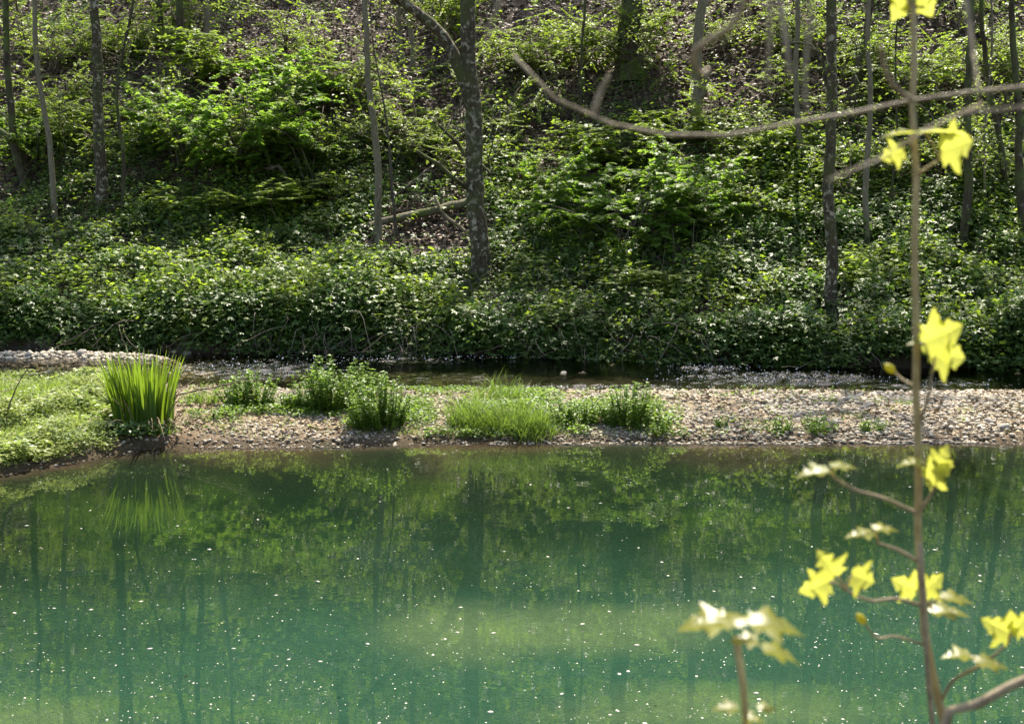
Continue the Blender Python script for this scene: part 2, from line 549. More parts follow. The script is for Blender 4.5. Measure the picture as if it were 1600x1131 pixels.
deep = sstep(760, 1040, edge + (fbm(fx * 2.2, fy * 3.0, 3) - .5) * 90) * (dp > 0)
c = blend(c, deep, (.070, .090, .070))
sand = np.zeros(len(V))
for (sx, sy, rx, ry) in ((720, 990, 130, 44), (890, 985, 240, 34), (1050, 960, 100, 18), (1120, 1112, 280, 34), (40, 1140, 160, 50)):
    sand = np.maximum(sand, sstep(1.3, .5, np.sqrt(((ppx - sx) / rx) ** 2 + ((ppy - sy) / ry) ** 2) + wob * .16))
sand *= (dp > .3) & (fy > 2.5)
c = blend(c, sand * .85, (.30, .185, .105))
weed = sstep(.50, .62, fbm(fx * 1.1 + 40, fy * 1.6 + 2, 4)) * sstep(.4, .9, dp) * sstep(930, 800, ppy)
c = blend(c, weed * .7, (.05, .06, .010))
nearb = sstep(4.2, 3.2, fy)
c = blend(c, nearb, (.07, .06, .03))
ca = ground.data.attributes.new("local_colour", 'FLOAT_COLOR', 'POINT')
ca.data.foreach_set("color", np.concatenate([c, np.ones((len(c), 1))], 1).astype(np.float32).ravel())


def sheet(name, xs, yfun0, yfun1, ny, mat, label, waves=False):
    xs = np.asarray(xs)
    t = np.linspace(0, 1, ny)[:, None]
    Yy = yfun0(xs)[None] * (1 - t) + yfun1(xs)[None] * t
    Xx = np.broadcast_to(xs[None], Yy.shape)
    V = np.stack([Xx, Yy, np.zeros_like(Yy)], -1).reshape(-1, 3)
    dep = np.clip(-height(V[:, 0], V[:, 1]), 0, None)
    rif = np.zeros(len(V))
    qx, qy = proj(V)
    silt = sstep(770, 1050, qy + (fbm(V[:, 0] * .6 + 4, V[:, 1] * .6, 3) - .5) * 110 - 55 * sstep(560, 200, qx) + 30 * sstep(900, 1300, qx))
    if waves:
        sp_, sq_ = proj(V)
        for (cx_, cy_, rx, ry, am) in ((390, 577, 130, 20, 1), (610, 562, 160, 6, .8), (1215, 592, 170, 13, 1.1), (1110, 575, 60, 7, 1.2), (900, 606, 240, 6, .9), (860, 560, 240, 3, .7), (1460, 600, 140, 10, .6), (90, 580, 130, 6, .7), (700, 590, 120, 9, .5)):
            rif = np.maximum(rif, am * sstep(1.3, .4, np.sqrt(((sp_ - cx_) / rx) ** 2 + ((sq_ - cy_) / ry) ** 2)))
        x_, y_ = V[:, 0], V[:, 1]
        near_ = (np.abs(x_) < 13) * 1.
        V[:, 2] = near_ * ((.006 + .022 * rif) * (fbm(x_ * 2.6 + 5, y_ * 4.5, 2) - .5) * 1.6 + (.003 + .058 * rif) * (vnoise(x_ * 9.5, y_ * 13 + 7) - .5))
    n = len(xs); i = (np.arange(ny - 1)[:, None] * n + np.arange(n - 1)[None]).ravel()
    F = np.concatenate([np.stack([i, i + 1, i + n + 1], 1), np.stack([i, i + n + 1, i + n], 1)])
    mb = MB(); mb.add(V, F); o = mb.build(name, mat, smooth=True)
    for an, av in (("depth", 1 - np.exp(-dep / .30)), ("riffle", rif), ("silt", silt)):
        o.data.attributes.new(an, 'FLOAT', 'POINT').data.foreach_set("value", av.astype(np.float32))
    return tag(o, label, "water", kind="structure")


midbar = lambda x: (shore(x) + barfar(x)) / 2
sheet("pond", steps((-60, -12, 6), (-12, 12, .2), (12, 60, 6)), lambda x: 0 * x + 2.2, midbar, 70, M['pond'], "calm turquoise green pond in front of the gravel bar")
sheet("stream", steps((-60, -12, 4), (-12, 12, .032), (12, 60, 4)), midbar, lambda x: bank(x) + .6, 170, M['stream'], "shallow rippling brown stream below the far bank", True)


# ------------------------------------------------------------------ ground cover on the slope (stuff)
def in_ellipses(px, py, E):
    v = np.zeros(len(px))
    for (cx_, cy_, rx, ry) in E:
        v = np.maximum(v, sstep(1.3, .6, np.sqrt(((px - cx_) / rx) ** 2 + ((py - cy_) / ry) ** 2)))
    return v


BARE = [(560, 60, 130, 70), (690, 90, 70, 60), (820, 60, 90, 70), (900, 130, 70, 60), (1180, 110, 90, 90), (60, 130, 110, 60),
        (480, 180, 90, 30), (850, 250, 60, 60), (330, 110, 60, 40), (950, 30, 80, 40), (1060, 430, 70, 35), (670, 330, 80, 22),
        (230, 390, 90, 22), (1000, 60, 120, 70), (1220, 40, 60, 70), (450, 40, 80, 40), (1290, 120, 60, 70), (1460, 60, 70, 50)]


def cover_points(n, y0, y1):
    y = y0 + (y1 - y0) * rng.random(n) ** 1.15
    x = (rng.random(n) * 2 - 1) * (y * .50 + 1.0)
    return x, y


def mound(x, y):
    u = y - bank(x)
    return (.04 + .30 * sstep(.42, .72, fbm(x * .75 + 60, y * .9 + 3, 3))) * sstep(.0, .5, u) * sstep(5.5, 2.2, u) + .16 * sstep(.5, .7, fbm(x * 1.1, y * 1.1 + 30, 3)) * sstep(2, 4, u)


def cover(name, n_plants, k, tpl, size, hgt, y0, y1, mat, label, nscale=.8, thr=.3, umin=.15, keep_bare=.12, offs=0., tm=.45, wig=.45, low=.25, umax=99.):
    x, y = cover_points(n_plants, y0, y1)
    if umax < 9: y = bank(x) + umin + (umax - umin) * rng.random(n_plants)
    u = y - bank(x)
    z = height(x, y)
    px, py = proj(np.stack([x, y, z], 1))
    dens = sstep(thr - .12, thr + .12, fbm(x * nscale + offs, y * nscale + 50, 3))
    dens *= 1 - (1 - keep_bare) * in_ellipses(px, py, BARE)
    dens *= (1 - .74 * sstep(300, 120, py)) * (1 - .93 * in_ellipses(px, py, LOGZ))
    ok = (rng.random(n_plants) < dens) & (u > umin)
    x, y, z, u = x[ok], y[ok], z[ok], u[ok]
    n = len(x)
    h = hgt * (.35 + 1.1 * fbm(x * 1.6 + 9, y * 1.6, 2)) * (.6 + .8 * rng.random(n))
    lw = 1 - .72 * in_ellipses(px[ok], py[ok], LOWZ)
    h = h * lw
    z = z + lw * mound(x, y) * (low + (1 - low) * rng.random(n) ** .5)
    over = sstep(.75, .1, u)
    mb = MB()
    a = rng.random((n, k)) * 2 * math.pi
    r = (.04 + .13 * rng.random((n, k))) * (hgt / .3) ** .5
    hh = h[:, None] * (.3 + .7 * rng.random((n, k)))
    drop = rng.random((n, 1)) * .8 + .2 * rng.random((n, k))
    P = np.stack([x[:, None] + r * np.cos(a), y[:, None] + r * np.sin(a) - over[:, None] * .26 * drop, z[:, None] + hh - over[:, None] * (.22 - .14 * sstep(3.0, 5, x) + .30 * (fbm(x * 1.3, x * 0 + 2., 3) - .45))[:, None] * drop ** 1.5], -1).reshape(-1, 3)
    D = np.stack([np.cos(a), np.sin(a), -.15 + .5 * (rng.random((n, k)) - .5)], -1).reshape(-1, 3)
    N = np.array([0, -.12, 1.]) + wig * rng.normal(size=(n * k, 3))
    S = size * (.5 + rng.random(n * k))
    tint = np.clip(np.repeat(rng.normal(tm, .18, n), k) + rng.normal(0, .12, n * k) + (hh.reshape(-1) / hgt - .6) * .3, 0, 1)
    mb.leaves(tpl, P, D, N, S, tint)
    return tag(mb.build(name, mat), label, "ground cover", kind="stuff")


LOGZ = [(650, 372, 95, 42), (735, 365, 50, 50)]
LOWZ = [(752, 462, 50, 42), (1298, 512, 42, 36), (160, 345, 40, 26), (592, 400, 40, 28), (88, 368, 30, 24), (1356, 410, 26, 24), (1506, 414, 30, 24), (650, 395, 120, 40), (42, 312, 30, 22)]
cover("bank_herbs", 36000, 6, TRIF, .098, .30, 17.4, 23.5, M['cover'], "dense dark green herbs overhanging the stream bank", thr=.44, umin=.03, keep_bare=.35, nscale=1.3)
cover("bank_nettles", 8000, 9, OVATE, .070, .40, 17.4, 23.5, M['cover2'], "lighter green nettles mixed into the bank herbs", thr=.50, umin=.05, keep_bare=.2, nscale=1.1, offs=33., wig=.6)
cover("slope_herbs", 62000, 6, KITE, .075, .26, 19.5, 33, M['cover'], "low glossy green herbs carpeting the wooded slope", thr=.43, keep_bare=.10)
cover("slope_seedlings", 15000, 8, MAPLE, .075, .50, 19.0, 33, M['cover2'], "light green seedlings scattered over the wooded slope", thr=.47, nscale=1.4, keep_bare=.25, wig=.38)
cover("bank_fringe", 6500, 7, TRIF, .090, .22, 17.4, 23, M['cover'], "green herbs spilling over the lip of the stream bank", thr=.22, umin=.02, umax=.5, keep_bare=.6, nscale=1.8, offs=11.)
# thin bare stems standing and lying in the undergrowth
n = 5500
x, y = cover_points(n, 17.6, 32.5); y = np.where(rng.random(n) < .5, bank(x) + .15 + 2.8 * rng.random(n), y); ok = y - bank(x) > .1; x, y = x[ok], y[ok]; n = len(x)
mb = MB()
zz_ = height(x, y) + mound(x, y) * .6
for k in range(n):
    L = .25 + .75 * rng.random() ** 2; a = rng.random() * 6.28; el = abs(rng.normal()) * .6 if rng.random() < .6 else 1.3
    d_ = np.array([math.cos(a) * math.cos(el), math.sin(a) * math.cos(el) * .6 - .15, math.sin(el)])
    p0 = np.array([x[k], y[k], zz_[k] + .1 * rng.random()])
    r_ = .003 + .004 * rng.random()
    mb.tube([p0, p0 + d_ * L * .5 + rng.normal(size=3) * .05, p0 + d_ * L + np.array([0, 0, -.15 * L * rng.random()])], [r_, r_ * .8, r_ * .4], 3, rng.random(), int(rng.random() < .5), cap=False)
tag(mb.build("undergrowth_stems", [M['twig'], M['twig_dark']]), "thin bare stems among the herbs of the slope", "stems", kind="stuff")

# far slope above the frame, seen only in the pond's reflection
n = 45000
y = 33 + 32 * rng.random(n); x = (rng.random(n) * 2 - 1) * (y * .55)
mb = MB(); P = np.stack([x, y, height(x, y) + .25 + .5 * rng.random(n)], 1)
mb.leaves(MAPLE, P, np.c_[rng.normal(size=(n, 2)), np.zeros(n)], np.array([0, -.3, 1.]) + .4 * rng.normal(size=(n, 3)), .13 + .12 * rng.random(n), rng.random(n))
tag(mb.build("upper_slope_herbs", M['cover2']), "green undergrowth on the slope above the picture", "ground cover", kind="stuff")

# leaf litter
n = 120000
x, y = cover_points(n, 19.0, 34)
ok = y - bank(x) > .5; x, y = x[ok], y[ok]; n = len(x)
mb = MB()
mb.leaves(KITE, np.stack([x, y, height(x, y) + .015 + .03 * rng.random(n)], 1), unit(n) * np.array([1, 1, .35]), np.array([0, -.5, 1.]) + .45 * rng.normal(size=(n, 3)),
          .07 + .07 * rng.random(n), np.clip(rng.normal(.4, .3, n), 0, 1))
tag(mb.build("leaf_litter", M['litter']), "brown fallen leaves lying over the wooded slope", "leaf litter", kind="stuff")


# ------------------------------------------------------------------ shrubs on the slope
def shrub_mesh(h, r, n_stem, per, tpl, lsz, leafmat_, twigmat, seed, flat=.42, bare=0.):
    global rng
    keep = rng; rng = np.random.default_rng(seed)
    mb = MB(); lp, ld, ln, lt = [], [], [], []
    for i in range(n_stem):
        a = rng.random() * 2 * math.pi
        rr = r * (.25 + .75 * rng.random() ** .6)
        hh = h * (.45 + .55 * rng.random()) * (1 - .35 * (rr / r) ** 2)
        b = np.array([rng.normal() * .06 * r, rng.normal() * .06 * r, -.05])
        e = np.array([rr * math.cos(a), rr * math.sin(a), hh])
        mid = b * .45 + e * .55 + np.array([0, 0, .22 * hh]) - .12 * np.array([e[0], e[1], 0])
        p = smooth_path([b, mid, e], 9, .012 * h)
        p[0] = b
        mb.tube(p, np.linspace(.016, .004, 9) * (h / 1.6) ** .6, 4, .4, 1)
        for j in range(per):
            t = .22 + .78 * rng.random()
            k = t * 8; i0 = int(min(k, 7)); s0 = p[i0] * (1 - (k - i0)) + p[i0 + 1] * (k - i0)
            a2 = a + rng.normal() * 1.1
            L = (.16 + .30 * rng.random()) * (h / 1.8) ** .5 * 1.15
            e2 = s0 + np.array([math.cos(a2) * L, math.sin(a2) * L, L * rng.normal() * .42 - .02])
            mb.tube([s0, (s0 + e2) / 2 + np.array([0, 0, .06 * L]), e2], [.0045, .003, .0018], 3, .4, 1, cap=False)
            if rng.random() < bare: continue
            nl = max(4, int(L / (lsz * .42)))
            tt = np.linspace(.25, 1.05, nl)
            for q, tq in enumerate(tt):
                c_ = s0 * (1 - tq) + e2 * tq
                for sd in (-1, 1):
                    a3 = a2 + sd * (.9 + .3 * rng.normal())
                    lp.append(c_); ld.append([math.cos(a3), math.sin(a3), -.22 + .2 * rng.normal()])
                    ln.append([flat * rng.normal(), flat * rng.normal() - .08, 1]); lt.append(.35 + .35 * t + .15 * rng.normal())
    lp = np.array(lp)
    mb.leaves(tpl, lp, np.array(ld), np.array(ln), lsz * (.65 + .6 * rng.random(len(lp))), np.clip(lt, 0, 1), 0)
    me = mb.mesh("foliage", [leafmat_, twigmat])
    rng = keep
    return me


PROTO = {
    'maple0': shrub_mesh(1.8, 1.3, 17, 15, MAPLE, .095, M['shrub'], M['twig_dark'], 11),
    'maple1': shrub_mesh(1.5, 1.3, 15, 13, MAPLE, .092, M['shrub'], M['twig'], 12),
    'maple2': shrub_mesh(1.7, 1.1, 13, 12, MAPLE, .085, M['cover2'], M['twig_dark'], 13),
    'beech0': shrub_mesh(1.4, 1.5, 13, 12, OVATE, .075, M['yellow'], M['twig'], 14, .2),
    'beech1': shrub_mesh(1.7, 1.2, 13, 10, OVATE, .070, M['yellow'], M['twig_dark'], 15, .22),
    'small0': shrub_mesh(1.8, 1.2, 17, 13, OVATE, .055, M['cover2'], M['twig_dark'], 16, .4, .12),
    'small1': shrub_mesh(1.5, 1.3, 15, 14, OVATE, .055, M['yellow'], M['twig'], 17, .4, .15),
    'air0': shrub_mesh(2.2, 1.3, 6, 16, OVATE, .060, M['yellow'], M['twig_dark'], 18, .45, .25),
    'air1': shrub_mesh(2.4, 1.2, 5, 16, OVATE, .065, M['cover2'], M['twig'], 19, .45, .25),
    'air2': shrub_mesh(2.0, 1.5, 7, 14, MAPLE, .075, M['yellow'], M['twig'], 20, .45, .3),
}
PDIM = {'maple0': (1.8, 1.3), 'maple1': (1.5, 1.3), 'maple2': (1.7, 1.1), 'beech0': (1.4, 1.5), 'beech1': (1.7, 1.2), 'small0': (1.8, 1.2), 'small1': (1.5, 1.3), 'air0': (2.2, 1.3), 'air1': (2.4, 1.2), 'air2': (2.0, 1.5)}

SHRUBS = [  # base px, py, radius px, height px, proto, label
    (980, 405, 150, 175, 'maple0', "biggest dark green maple shrub, spreading between the main trunk and the slim right trunk"),
    (868, 345, 95, 130, 'maple1', "green maple shrub just right of the mottled main trunk"),
    (1090, 365, 110, 150, 'maple1', "green maple shrub at the right edge of the biggest maple shrub"),
    (400, 335, 100, 62, 'maple2', "low wide green bush just below the dense left maple shrub"),
    (490, 262, 80, 60, 'maple1', "low green shrub under the yellow green beech spray, left of the pale straight pole"),
    (1010, 455, 95, 50, 'maple2', "low green bush at the downhill foot of the biggest maple shrub"),
    (960, 265, 110, 90, 'maple2', "light green bush directly behind the biggest maple shrub"),
    (1060, 230, 80, 80, 'maple2', "light green bush at the foot of the brown forked trunk"),
    (385, 275, 125, 165, 'maple0', "dense green maple shrub between left dark trunk and pale straight pole"),
    (280, 255, 95, 130, 'maple1', "green shrub immediately right of the left dark trunk"),
    (450, 190, 100, 125, 'maple0', "green shrub uphill of the dense left maple shrub, near the top edge"),
    (350, 130, 95, 100, 'maple2', "pale green shrub below the dark trunk cluster at upper left"),
    (640, 232, 105, 70, 'beech0', "bright yellow green beech spray just left of the main trunk"),
    (510, 262, 100, 70, 'beech0', "yellow green beech spray left of the pale straight pole"),
    (470, 320, 80, 60, 'beech1', "low yellow green sapling lowest on the slope left of the fallen log"),
    (545, 150, 85, 70, 'beech1', "yellow green sapling uphill of the beech sprays, by the pale straight pole"),
    (80, 110, 100, 90, 'small1', "light speckled bush in the top left corner"),
    (105, 215, 80, 90, 'maple2', "leafy bush between the leaning pale pole and left dark trunk"),
    (210, 90, 80, 90, 'small0', "twiggy bush right of the left dark trunk at the top edge"),
    (975, 112, 115, 125, 'small1', "bright yellow leaved bush in front of the broad old trunk"),
    (1130, 80, 70, 80, 'small1', "thin yellow leaved bush above the brown forked trunk"),
    (830, 120, 75, 80, 'beech1', "yellow green sapling uphill between the main trunk and the broad old trunk"),
    (1195, 250, 80, 90, 'maple2', "light bush between brown forked trunk and slim right trunk"),
    (1200, 355, 80, 90, 'maple2', "low green bush immediately left of the slim right trunk"),
    (1420, 165, 115, 130, 'small0', "twiggy bush behind the sapling stem in the upper right"),
    (1345, 120, 80, 110, 'small0', "twiggy bush beside the dark slanting trunk at upper right"),
    (1535, 150, 105, 125, 'small1', "yellow dotted bush in the top right corner"),
    (1400, 290, 85, 95, 'small1', "pale bush behind the pale right pole"),
    (1550, 290, 90, 90, 'small0', "twiggy bush around the forked dark trunk at the right edge"),
    (700, 40, 70, 80, 'beech1', "yellow green sapling behind the main trunk's fork"),
    (40, 250, 70, 80, 'maple1', "green bush around the curved trunk at the left edge"),
    (300, 335, 75, 60, 'maple2', "low pale bush downhill between the left dark trunk and fallen log"),
    (1240, 90, 70, 90, 'small0', "twiggy dark bush above the arching foreground branch"),
]
for k in range(52):
    SHRUBS.append((-40 + 1680 * (k % 13 + rng.random()) / 13, 40 + 290 * (k // 13 + rng.random()) / 4, 60 + 45 * rng.random(), 95 + 70 * rng.random(), 'air%d' % (k % 3), 'thin airy sapling with sparse spring leaves among the undergrowth of the slope'))
for (px, py, rp, hp, pr, lab) in SHRUBS:
    b = hit(px, py, 18)
    s_ = b[1] / FPX
    air = pr.startswith("air")
    root = thing("young_sapling" if air else "shrub", b, lab, "sapling" if air else "shrub", "airy saplings on the slope" if air else "shrubs on the wooded slope")
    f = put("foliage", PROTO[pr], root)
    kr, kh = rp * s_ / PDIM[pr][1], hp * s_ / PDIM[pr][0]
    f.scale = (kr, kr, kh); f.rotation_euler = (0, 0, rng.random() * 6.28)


# ------------------------------------------------------------------ trees
def crown_mesh(seed, R, H, n_limb, clumps, per, lsz, bark):
    global rng
    keep = rng; rng = np.random.default_rng(seed)
    mb = MB(); P, D, N = [], [], []
    for i in range(n_limb):
        z0 = H * (.02 + .75 * i / n_limb)
        a = i * 2.4 + rng.normal() * .4
        L = R * (1.0 - .55 * (i / n_limb) ** 1.5) * (.7 + .4 * rng.random())
        s0 = np.array([0, 0, z0]); e = np.array([math.cos(a) * L, math.sin(a) * L, z0 + L * (.35 + .4 * rng.random())])
        p = smooth_path([s0, (s0 + e) / 2 + np.array([0, 0, -.05 * L]) + rng.normal(size=3) * .1 * L, e], 8, .02 * L)
        mb.tube(p, np.linspace(.07, .015, 8) * R / 2.5, 5, .4, 1)
        for j in range(clumps):
            t = .3 + .7 * rng.random(); k = t * 7; i0 = int(min(k, 6)); s1 = p[i0] * (1 - (k - i0)) + p[i0 + 1] * (k - i0)
            a2 = a + rng.normal() * 1.0
            l2 = (.35 + .5 * rng.random()) * R * .33
            e1 = s1 + np.array([math.cos(a2) * l2, math.sin(a2) * l2, l2 * (.15 + .5 * rng.normal())])
            mb.tube([s1, (s1 + e1) / 2 + rng.normal(size=3) * .03, e1], [.016, .011, .006], 4, .4, 1, cap=False)
            m_ = per
            tt = rng.random(m_) ** .7
            c_ = s1 * (1 - tt[:, None]) + e1 * tt[:, None] + rng.normal(size=(m_, 3)) * np.array([.24, .24, .10]) * R / 2.5
            P.append(c_); D.append(np.c_[rng.normal(size=(m_, 2)), -.3 + .4 * rng.normal(size=m_)]); N.append(np.array([0, 0, 1.]) + .45 * rng.normal(size=(m_, 3)))
    P = np.concatenate(P); D = np.concatenate(D); N = np.concatenate(N)
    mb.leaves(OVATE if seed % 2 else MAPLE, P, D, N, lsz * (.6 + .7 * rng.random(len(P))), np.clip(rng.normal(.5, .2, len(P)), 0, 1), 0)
    me = mb.mesh("crown", [M['crown'], bark]); rng = keep
    return me


CROWN = {
    'sparse': crown_mesh(21, 2.2, 5.0, 12, 6, 22, .085, M['bark_dark']),
    'thin': crown_mesh(22, 1.2, 3.5, 9, 4, 18, .075, M['bark_pale']),
    'full': crown_mesh(23, 3.0, 7.5, 15, 7, 24, .11, M['bark_dark']),
    'full2': crown_mesh(24, 3.4, 8.0, 15, 7, 24, .12, M['bark_dark']),
}


def tree(name, label, cat, base, pts, w0, w1, mat, H=9., crown='sparse', limbs=(), group="trees on the wooded slope", flare=1.25, lean=0., crown_at=.62, dead=(), leafy=True):
    b = hit(*base, 17.5)
    s_ = b[1] / FPX
    root = thing(name, b, label, cat, group)
    P = [np.array([0, 0, -.15])]
    P += [at(px, py, b[1] + lean * i_) - b for i_, (px, py) in enumerate(pts, 1)]
    top = P[-1]; prev = P[-2]
    dirv = (top - prev) / np.linalg.norm(top - prev)
    while P[-1][2] < H:
        dirv = dirv * .85 + np.array([rng.normal() * .05, rng.normal() * .05, .25]); dirv /= np.linalg.norm(dirv)
        P.append(P[-1] + dirv * min(1.0, H - P[-1][2] + .05))
    path = smooth_path(P, 34, .012 * min(1, w0 / 15))
    ph = rng.random(2) * 6.28
    path[:, 0] += .035 * np.sin(path[:, 2] * 2.1 + ph[0]) * sstep(0, 1, path[:, 2])
    zz = path[:, 2]; ztop = max(top[2], .5)
    R = np.where(zz < ztop, w0 + (w1 - w0) * zz / ztop, w1 * np.clip(1 - .8 * (zz - ztop) / max(H - ztop, .1), .15, 1)) * s_ / 2
    R = R * (1 + (flare - 1) * np.exp(-np.clip(zz, 0, None) / (.012 * w0)))
    mb = MB(); mb.tube(path, R, 12, .5, 0, .10)
    for (lp, lw0, lw1) in limbs:
        L = smooth_path([at(px, py, b[1] + dy) - b for (px, py, dy) in lp], 12, .01)
        mb.tube(L, np.linspace(lw0, lw1, 12) * s_ / 2, 8, .5, 0, .08)
    # thin crooked side branches with a few leaves, below the crown
    lf = MB(); LP = []
    zt = max(ztop * 1.1, 1.0)
    for q in range(9 if w0 < 20 else 12):
        k = int(np.argmin(abs(zz - (.35 + .75 * rng.random()) * zt)))
        a = rng.random() * 6.28; L = .5 + .9 * rng.random()
        d_ = np.array([math.cos(a), math.sin(a) * .7, .15 + .45 * rng.random()])
        bp = smooth_path([path[k], path[k] + d_ * L * .4 + rng.normal(size=3) * .10, path[k] + d_ * L * .75 + rng.normal(size=3) * .14, path[k] + d_ * L + np.array([0, 0, .2 * rng.normal()])], 9, .01)
        r_ = min(.009, R[k] * .4)
        mb.tube(bp, np.linspace(r_, .0025, 9), 4, .4, 0, cap=False)
        for j in range(3):
            i1 = rng.integers(3, 9); e = bp[i1] + (d_ + rng.normal(size=3) * .6) * .28
            mb.tube([bp[i1], (bp[i1] + e) / 2 + rng.normal(size=3) * .03, e], [.004, .003, .002], 3, .4, 0, cap=False)
            if leafy: LP.append(e + rng.normal(size=(7, 3)) * .07)
    mb.build("trunk", mat, root, smooth=True)
    if LP:
        LP = np.concatenate(LP); m_ = len(LP)
        lf.leaves(OVATE, LP, np.c_[rng.normal(size=(m_, 2)), -.3 + .3 * rng.normal(size=m_)], np.array([0, 0, 1.]) + .4 * rng.normal(size=(m_, 3)), .05 + .04 * rng.random(m_), np.clip(rng.normal(.5, .25, m_), 0, 1))
        lf.build("side_leaves", M['yellow'], root)
    for (lp, lw0, lw1) in dead:
        L = smooth_path([at(px, py, b[1] + dy) - b for (px, py, dy) in lp], 12, .012)
        d_ = MB(); d_.tube(L, np.linspace(lw0, lw1, 12) * s_ / 2, 6, .5, 0, .15)
        for q in range(4):
            k = rng.integers(4, 11); dv = (L[k] - L[k - 1]) / np.linalg.norm(L[k] - L[k - 1]) + rng.normal(size=3) * .5
            d_.tube([L[k], L[k] + dv * .12, L[k] + dv * .25 + rng.normal(size=3) * .03], [lw1 * s_ * .4, .004, .002], 4, cap=False)
        d_.build("dead_branch", M['bark_dark'], root, smooth=True)
    if crown:
        k = np.argmin(abs(zz - H * crown_at))
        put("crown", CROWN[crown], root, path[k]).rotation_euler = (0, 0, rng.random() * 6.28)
    return root, b


tree("tree", "mottled grey main tree forking near the top edge, thickest trunk close to the stream", "tree", (752, 434),
     [(748, 330), (741, 230), (733, 130), (734, 60), (733, -30)], 29, 22, M['bark_main'], 11, 'sparse',
     limbs=[([(737, 165, 0), (724, 122, 0), (711, 90, -.05), (688, 52, -.1), (650, 18, -.2), (600, -18, -.4), (540, -80, -.7)], 22, 11),
            ([(736, 110, 0), (712, 175, -.3), (690, 215, -.6)], 4, 1.5)],
     dead=[([(735, 298, 0), (708, 278, -.3), (680, 254, -.5), (650, 236, -.7)], 8, 5), ([(731, 246, 0), (708, 218, -.25), (685, 196, -.4)], 7, 4),
           ([(748, 255, 0), (770, 274, -.2)], 5, 4)])
tree("tree", "slim dark lichen covered trunk rising from the right bank edge, left of the foreground sapling", "tree", (1298, 488),
     [(1297, 380), (1299, 250), (1297, 120), (1300, -20)], 19, 15, M['bark_main'], 11, 'sparse',
     limbs=[([(1298, 175, 0), (1278, 80, .2), (1225, 62, .3), (1180, 40, .5)], 7, 2)])
tree("tree", "dark lichen flecked trunk standing alone at the left", "tree", (160, 323),
     [(156, 220), (150, 110), (148, -10)], 19, 13, M['bark_main'], 11, 'sparse')
tree("tree", "leaning pale thin pole in front of the left dark trunk", "tree", (87, 347), [(78, 250), (63, 120), (50, -10)], 9, 7, M['bark_pale'], 9, 'thin')
tree("tree", "curved dark trunk forking low at the left edge", "tree", (42, 293), [(20, 222), (15, 120), (5, -10)], 13, 8, M['bark_dark'], 9, 'thin',
     limbs=[([(24, 240, 0), (10, 212, 0), (-25, 180, .1), (-60, 90, .2)], 9, 5)])
tree("tree", "pale straight pole left of the main trunk, rooted by the fallen log", "tree", (592, 378), [(585, 200), (574, 90), (566, -10)], 12, 8, M['bark_pale'], 9, 'thin',
     limbs=[([(590, 372, -.02), (588, 330, -.15), (594, 290, -.1)], 5, 3)])
tree("tree", "left one of two thin poles beside the main tree's fork", "tree", (629, 98), [(622, 10)], 8, 7, M['bark_pale'], 9, 'thin')
tree("tree", "right one of two thin poles beside the main tree's fork", "tree", (646, 107), [(640, 15)], 8, 7, M['bark_pale'], 9, 'thin')
tree("tree", "broad old grey trunk behind yellow leaves at the top edge", "tree", (985, 118), [(985, 40), (988, -20)], 36, 30, M['bark_dark'], 11, 'sparse', flare=1.4)
tree("tree", "brown forked trunk with a dark stub, right of the broad old trunk", "tree", (1086, 174), [(1091, 90), (1098, 0)], 17, 14, M['bark_pale'], 11, 'sparse',
     limbs=[([(1090, 165, 0), (1101, 135, -.1), (1106, 105, -.1)], 12, 9)])
tree("tree", "pale thin pole between slim right trunk and the sapling stem", "tree", (1356, 390), [(1355, 250), (1358, 110), (1360, 0)], 10, 7, M['bark_pale'], 9, 'thin')
tree("tree", "dark trunk standing right of the sapling stem", "tree", (1506, 393), [(1510, 300), (1513, 200), (1517, 90)], 14, 11, M['bark_dark'], 9, 'thin')
tree("tree", "forked dark trunk leaning left near the right edge", "tree", (1584, 330), [(1571, 270), (1556, 200), (1548, 160)], 11, 8, M['bark_dark'], 9, 'thin',
     limbs=[([(1560, 225, 0), (1563, 185, .1), (1575, 140, .1)], 6, 4)])
tree("tree", "dark trunk cut off by the right edge", "tree", (1602, 398), [(1597, 300), (1590, 180)], 15, 11, M['bark_dark'], 9, 'thin')
tree("tree", "pale thin pole rising left of the slim right trunk", "tree", (1250, 262), [(1247, 150), (1243, 0)], 9, 7, M['bark_pale'], 9, 'thin')
tree("tree", "slender bending sapling right of the left dark trunk", "tree", (190, 335), [(191, 240), (185, 130), (197, 50), (208, -10)], 6, 4, M['bark_dark'], 9, 'thin')
tree("tree", "left one of three dark trunks at the upper left", "tree", (252, 78), [(250, 0)], 11, 10, M['bark_dark'], 11, 'sparse')
tree("tree", "thickest middle one of three dark trunks at the upper left", "tree", (284, 100), [(280, 0)], 13, 11, M['bark_dark'], 11, 'sparse')
tree("tree", "right pale one of three trunks at the upper left", "tree", (323, 82), [(321, 0)], 9, 8, M['bark_pale'], 9, 'thin')
tree("tree", "very thin pole right of the dark trunk beyond the sapling stem", "tree", (1538, 342), [(1540, 240), (1544, 120)], 4, 3.5, M['bark_pale'], 9, 'thin')
tree("tree", "very thin dark pole just left of the sapling stem", "tree", (1392, 332), [(1397, 240), (1401, 120)], 4, 3, M['bark_dark'], 9, 'thin')
tree("tree", "dark slanting trunk at the upper right", "tree", (1322, 190), [(1335, 120), (1362, 20)], 11, 9, M['bark_dark'], 9, 'thin')
tree("tree", "thin dark sapling stem at the right of the broad old trunk's bush", "tree", (898, 230), [(905, 150), (913, 60), (915, 0)], 5, 4, M['bark_dark'], 9, 'thin')
tree("tree", "thin dark stem in front of the fallen log", "tree", (619, 366), [(616, 310), (610, 240), (596, 160)], 5, 3, M['twig_dark'], 4.5, None)

